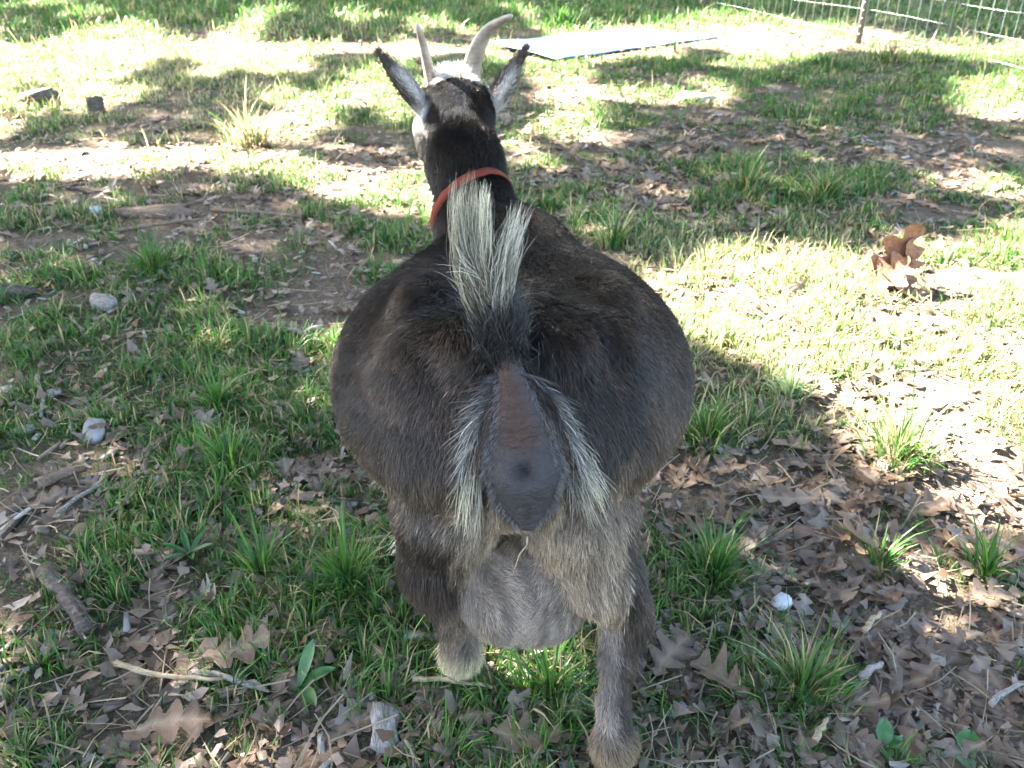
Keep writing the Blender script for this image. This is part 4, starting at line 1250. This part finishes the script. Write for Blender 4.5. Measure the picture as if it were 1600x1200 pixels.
    make_curves('fur', pts - off, wv, np.clip(rc * bright, 0, .9), np.clip(tc * bright, 0, .9), MFUR, root_o)

    # ---- long hairs: pale fringe beside the bare patch, cream tufts, belly fringe
    PP, DD0, DD1, LL, RC, TC = [], [], [], [], [], []
    def add(p, d0, d1, L, c0_, c1_, var=.3):
        m = len(p); PP.append(p); DD0.append(d0); DD1.append(d1); LL.append(L)
        bq = r.lognormal(0, var, (m, 1)); RC.append(np.array(c0_) * bq); TC.append(np.array(c1_) * bq)
    def snap(p):
        for _ in range(4):
            g = S.grad(p); p = p - g * S.sample(p)[:, None]
        return p
    for sx in (-1, 1):
        m = 380; t = r.random(m)
        zz = .675 - .15 * t
        hw = np.interp(zz, [.47, .50, .53, .565, .60, .635, .675], [.030, .036, .048, .052, .042, .030, .020])
        p = np.stack([.012 + sx * (hw + r.uniform(0, .014, m)) - .02 * np.clip((zz - .62) / .05, 0, 1), np.full(m, .85), zz], -1)
        p = snap(p); g = S.grad(p)
        out = np.stack([sx * (.95 - .55 * t) + r.normal(0, .3, m), np.full(m, -.22) + r.normal(0, .12, m), -.25 - .8 * t + r.normal(0, .22, m)], -1)
        dk = np.clip(1 - (t - .1) / .35, 0, 1)[:, None]
        c0_ = np.array([.022, .02, .02]) * dk + np.array([.09, .085, .08]) * (1 - dk); c1_ = np.array([.07, .065, .065]) * dk + np.array([.30, .27, .215]) * (1 - dk)
        bq = r.lognormal(0, .65, (m, 1))
        PP.append(p); DD0.append(out * .6 + g * .4); DD1.append(out + np.array([0, 0, -.5])); LL.append(r.uniform(.016, .075, m) * (.5 + .8 * t) * (.5 + vnoise(t * 9 + sx, t * 0, 1.0, 55, 1))); RC.append(c0_ * bq); TC.append(c1_ * bq)
        # cream tufts hanging on either side
        m = 120
        a0 = aty(742, 690, .862) if sx < 0 else aty(893, 672, .862)
        p = snap(a0 + r.normal(0, 1, (m, 3)) * np.array([.006, .004, .018])); g = S.grad(p)
        d = np.array([-.12, -.10, -1.0]) if sx < 0 else np.array([.34, -.10, -1.0])
        add(p, d + g * .25 + r.normal(0, .04, (m, 3)), d + r.normal(0, .05, (m, 3)) + np.array([-sx * .03, .12, 0]), r.uniform(.06, .115, m), (.36, .32, .22), (.58, .53, .38), .22)
        # belly fringe showing past the thighs
        m = 700
        p = np.stack([sx * r.uniform(.17, .225, m), r.uniform(1.0, 1.2, m), np.full(m, .32)], -1); p = snap(p); g = S.grad(p)
        add(p, g + np.array([sx * .3, -.2, -.3]) + r.normal(0, .15, (m, 3)), np.array([sx * .5, -.2, -.8]) + r.normal(0, .15, (m, 3)), r.uniform(.03, .06, m), (.42, .37, .29), (.62, .58, .50), .2)
    # short fuzz where skin and coat meet
    p = mesh_tri_sample(V, Q, 300000, r); p = p[(p[:, 1] < .92) & (p[:, 2] > .45) & (p[:, 2] < .71) & (np.abs(p[:, 0]) < .09)]; p = snap(p); p = p[bare_mask(p)]
    hw_ = np.interp(p[:, 2], [.462, .475, .50, .525, .55, .585, .63, .665, .70, .708], [.004, .012, .034, .047, .052, .043, .029, .019, .010, .004]); ed = np.abs(p[:, 0] - np.interp(p[:, 2], [.46, .60, .655, .705], [.018, .013, .004, -.013])) / hw_
    p = p[ed > .70 + .25 * r.random(len(p))][:3500]; g = S.grad(p); m = len(p)
    add(p, np.stack([(p[:, 0] - .013) * 10, np.full(m, -.1), np.full(m, -.9)], -1) + g * .7 + r.normal(0, .25, (m, 3)), np.stack([(p[:, 0] - .013) * 14, np.full(m, 0.), np.full(m, -.9)], -1) + r.normal(0, .25, (m, 3)), r.uniform(.004, .012, m), (.06, .055, .055), (.15, .14, .13))
    # shaggy back of the thighs
    m = 1300; p = snap(np.stack([r.uniform(-.15, -.09, m), r.uniform(.87, .93, m), r.uniform(.28, .36, m)], -1)); g = S.grad(p)
    add(p, g * .5 + np.array([-.05, -.1, -1]) + r.normal(0, .12, (m, 3)), np.array([.1, -.05, -1.]) + r.normal(0, .12, (m, 3)), r.uniform(.025, .05, m), (.02, .014, .012), (.07, .045, .035))
    m = 1000; p = snap(np.stack([r.uniform(.165, .19, m), r.uniform(.87, .93, m), r.uniform(.18, .36, m)], -1)); g = S.grad(p)
    add(p, g * .5 + np.array([.05, -.1, -1]) + r.normal(0, .12, (m, 3)), np.array([.0, -.05, -1.]) + r.normal(0, .12, (m, 3)), r.uniform(.02, .04, m), (.017, .013, .012), (.06, .045, .035))
    # pastern feathers
    m = 700; th = r.uniform(0, 6.283, m)
    p = snap(np.stack([-.086 + .03 * np.cos(th), .985 + .03 * np.sin(th), r.uniform(.062, .105, m)], -1)); g = S.grad(p)
    add(p, g * .5 + np.array([0, -.1, -.9]) + r.normal(0, .15, (m, 3)), np.array([0, -.1, -1.]) + g * .3 + r.normal(0, .15, (m, 3)), r.uniform(.014, .028, m), (.36, .29, .16), (.55, .46, .28))
    m = 700; th = r.uniform(0, 6.283, m)
    p = snap(np.stack([.147 + .03 * np.cos(th), .82 + .03 * np.sin(th), r.uniform(.045, .10, m)], -1)); g = S.grad(p)
    add(p, g * .7 + np.array([0, -.1, -.7]) + r.normal(0, .15, (m, 3)), np.array([0, -.1, -1.]) + g * .3 + r.normal(0, .15, (m, 3)), r.uniform(.010, .022, m), (.08, .05, .028), (.24, .165, .095))
    # white hair between the horns and ear fringes
    m = 420; p = snap(np.stack([r.uniform(-.135, -.085, m), r.uniform(1.655, 1.70, m), np.full(m, .84)], -1)); g = S.grad(p)
    add(p, g + r.normal(0, .3, (m, 3)), g * .5 + np.array([0, .3, -.2]) + r.normal(0, .3, (m, 3)), r.uniform(.015, .03, m), (.6, .57, .52), (.72, .69, .64), .15)
    for VV, FF, cc, (base, axx, sd_, fc, Le, wid) in (e1, e2):
        m = 2600; i = r.integers(0, len(VV), m); p = VV[i] + r.normal(0, .003, (m, 3))
        cq = cc[i]
        bq = r.lognormal(0, .25, (m, 1)); PP.append(p); DD0.append(axx * .8 + r.normal(0, .35, (m, 3))); DD1.append(axx + r.normal(0, .35, (m, 3))); LL.append(r.uniform(.006, .014, m)); RC.append(cq * bq); TC.append(cq * bq * 1.1)
    P, D0, D1, L = np.concatenate(PP), np.concatenate(DD0), np.concatenate(DD1), np.concatenate(LL)
    D0 = D0 / np.linalg.norm(D0, axis=1)[:, None]; D1 = D1 / np.linalg.norm(D1, axis=1)[:, None]
    pts = strands(P, D0, D1, L, 6, .0, r, .12)
    wv = r.uniform(.7, 1.3, len(P))[:, None] * np.array([1, 1, 1, .8, .55, .12])[None] * .0003
    fr = make_curves('fringe_hair', pts - off, wv, np.clip(np.concatenate(RC), 0, .85), np.clip(np.concatenate(TC), 0, .85), MFUR, root_o)
    fr['label'] = 'long pale fringe hair on the rump, belly and feet'

    # ---- tail: cream plume held upright with a dark base
    PP, DD0, DD1, LL, RC, TC, GOAL, BOW = [], [], [], [], [], [], [], []
    def plume(m, root_c, root_s, goal_c, goal_s, c0_, c1_, var=.25, lmin=.75, locks=10, bow=.0):
        p = root_c + r.normal(0, 1, (m, 3)) * np.array(root_s)
        lk = r.integers(0, locks, m); gq = goal_c + r.uniform(-1.6, 1.6, (locks, 3)) * np.array(goal_s); lv = r.lognormal(0, .25, (locks, 1))
        q = gq[lk] + r.normal(0, 1, (m, 3)) * np.array(goal_s) * .33
        q = p + (q - p) * r.uniform(lmin, 1.08, (m, 1))
        bq = r.lognormal(0, var, (m, 1)) * lv[lk]; PP.append(p); GOAL.append(q); BOW.append(bow + r.normal(0, .004, m)); bq = np.where(r.random((m, 1)) < .22, bq * .15, bq); RC.append(np.array(c0_) * bq); TC.append(np.array(c1_) * bq)
    tipc = np.array([-.014, .888, .70])
    plume(480, aty(760, 492, .89), (.004, .005, .02), aty(724, 300, .93), (.0055, .012, .010), (.13, .11, .075), (.42, .375, .26), .25, .45, 8, -.012)
    plume(620, aty(763, 488, .89), (.004, .005, .02), aty(747, 288, .93), (.006, .012, .010), (.24, .205, .14), (.50, .45, .31), .22, .5, 9, -.005)
    plume(420, aty(778, 492, .885), (.004, .005, .014), aty(806, 352, .92), (.0045, .01, .012), (.24, .22, .17), (.48, .43, .30), .22, .35, 8, -.004)
    plume(60, aty(778, 480, .89), (.005, .005, .02), aty(822, 318, .92), (.012, .015, .012), (.22, .2, .16), (.46, .43, .34), .25, .7, 9)
    plume(30, aty(766, 480, .89), (.005, .005, .02), aty(712, 380, .91), (.012, .015, .02), (.22, .2, .16), (.46, .43, .34), .25, .7, 9)
    plume(1100, tipc, (.009, .006, .02), aty(768, 440, .93), (.026, .012, .024), (.012, .011, .011), (.03, .028, .028), .3, .5, 14)
    plume(1400, aty(783, 560, .875), (.012, .006, .018), aty(784, 492, .885), (.028, .012, .02), (.010, .009, .009), (.02, .018, .018), .3, .6, 20)
    P, G = np.concatenate(PP), np.concatenate(GOAL); m = len(P); K = 9
    ts = np.linspace(0, 1, K)[None, :, None]
    mid = P * .55 + G * .45 + np.array([0, -.012, .012]) + r.normal(0, .004, (m, 3))
    pts = P[:, None] * (1 - ts) ** 2 + 2 * mid[:, None] * ts * (1 - ts) + G[:, None] * ts ** 2
    bow = np.concatenate(BOW)[:, None]; pts = pts + bow[:, :, None] * np.array([1, 0, 0])[None, None] * (4 * ts * (1 - ts))
    pts = pts + np.cumsum(r.normal(0, .0011, (m, K, 3)), 1)
    wv = r.uniform(.7, 1.3, m)[:, None] * np.array([1, 1, 1, 1, .95, .85, .7, .5, .12])[None] * .00034
    tl = make_curves('tail_hair', pts - off, wv, np.clip(np.concatenate(RC), 0, .85), np.clip(np.concatenate(TC), 0, .85), MFUR, root_o)
    tl['label'] = 'upright tail plume of cream hair, dark at the base'
    # straw stem clinging below the tail
    p0 = aty(824, 838, .812); p1 = aty(812, 866, .812); p2 = aty(802, 896, .815)
    VV, F = tube([p0, (p0 + p1) / 2 + np.array([.004, 0, 0]), p1, p2], .0011, 5)
    link('straw_stem', mesh_py('straw_stem', VV - p0, F, [MTAN]), kind='thing', label='wisp of straw clinging to the goat rear below the tail', cat='straw', loc=p0)
    return S

import time
_t = time.time()
def tick(n):
    global _t
    print('TICK', n, round(time.time() - _t, 2)); _t = time.time()
build_ground(); tick('ground')
build_trees(); tick('trees')
build_fence(); build_sheet(); tick('fence')
build_goat(); tick('goat')
build_leaves(); tick('leaves')
build_grass(); tick('grass')
build_tufts(); build_debris(); tick('debris')
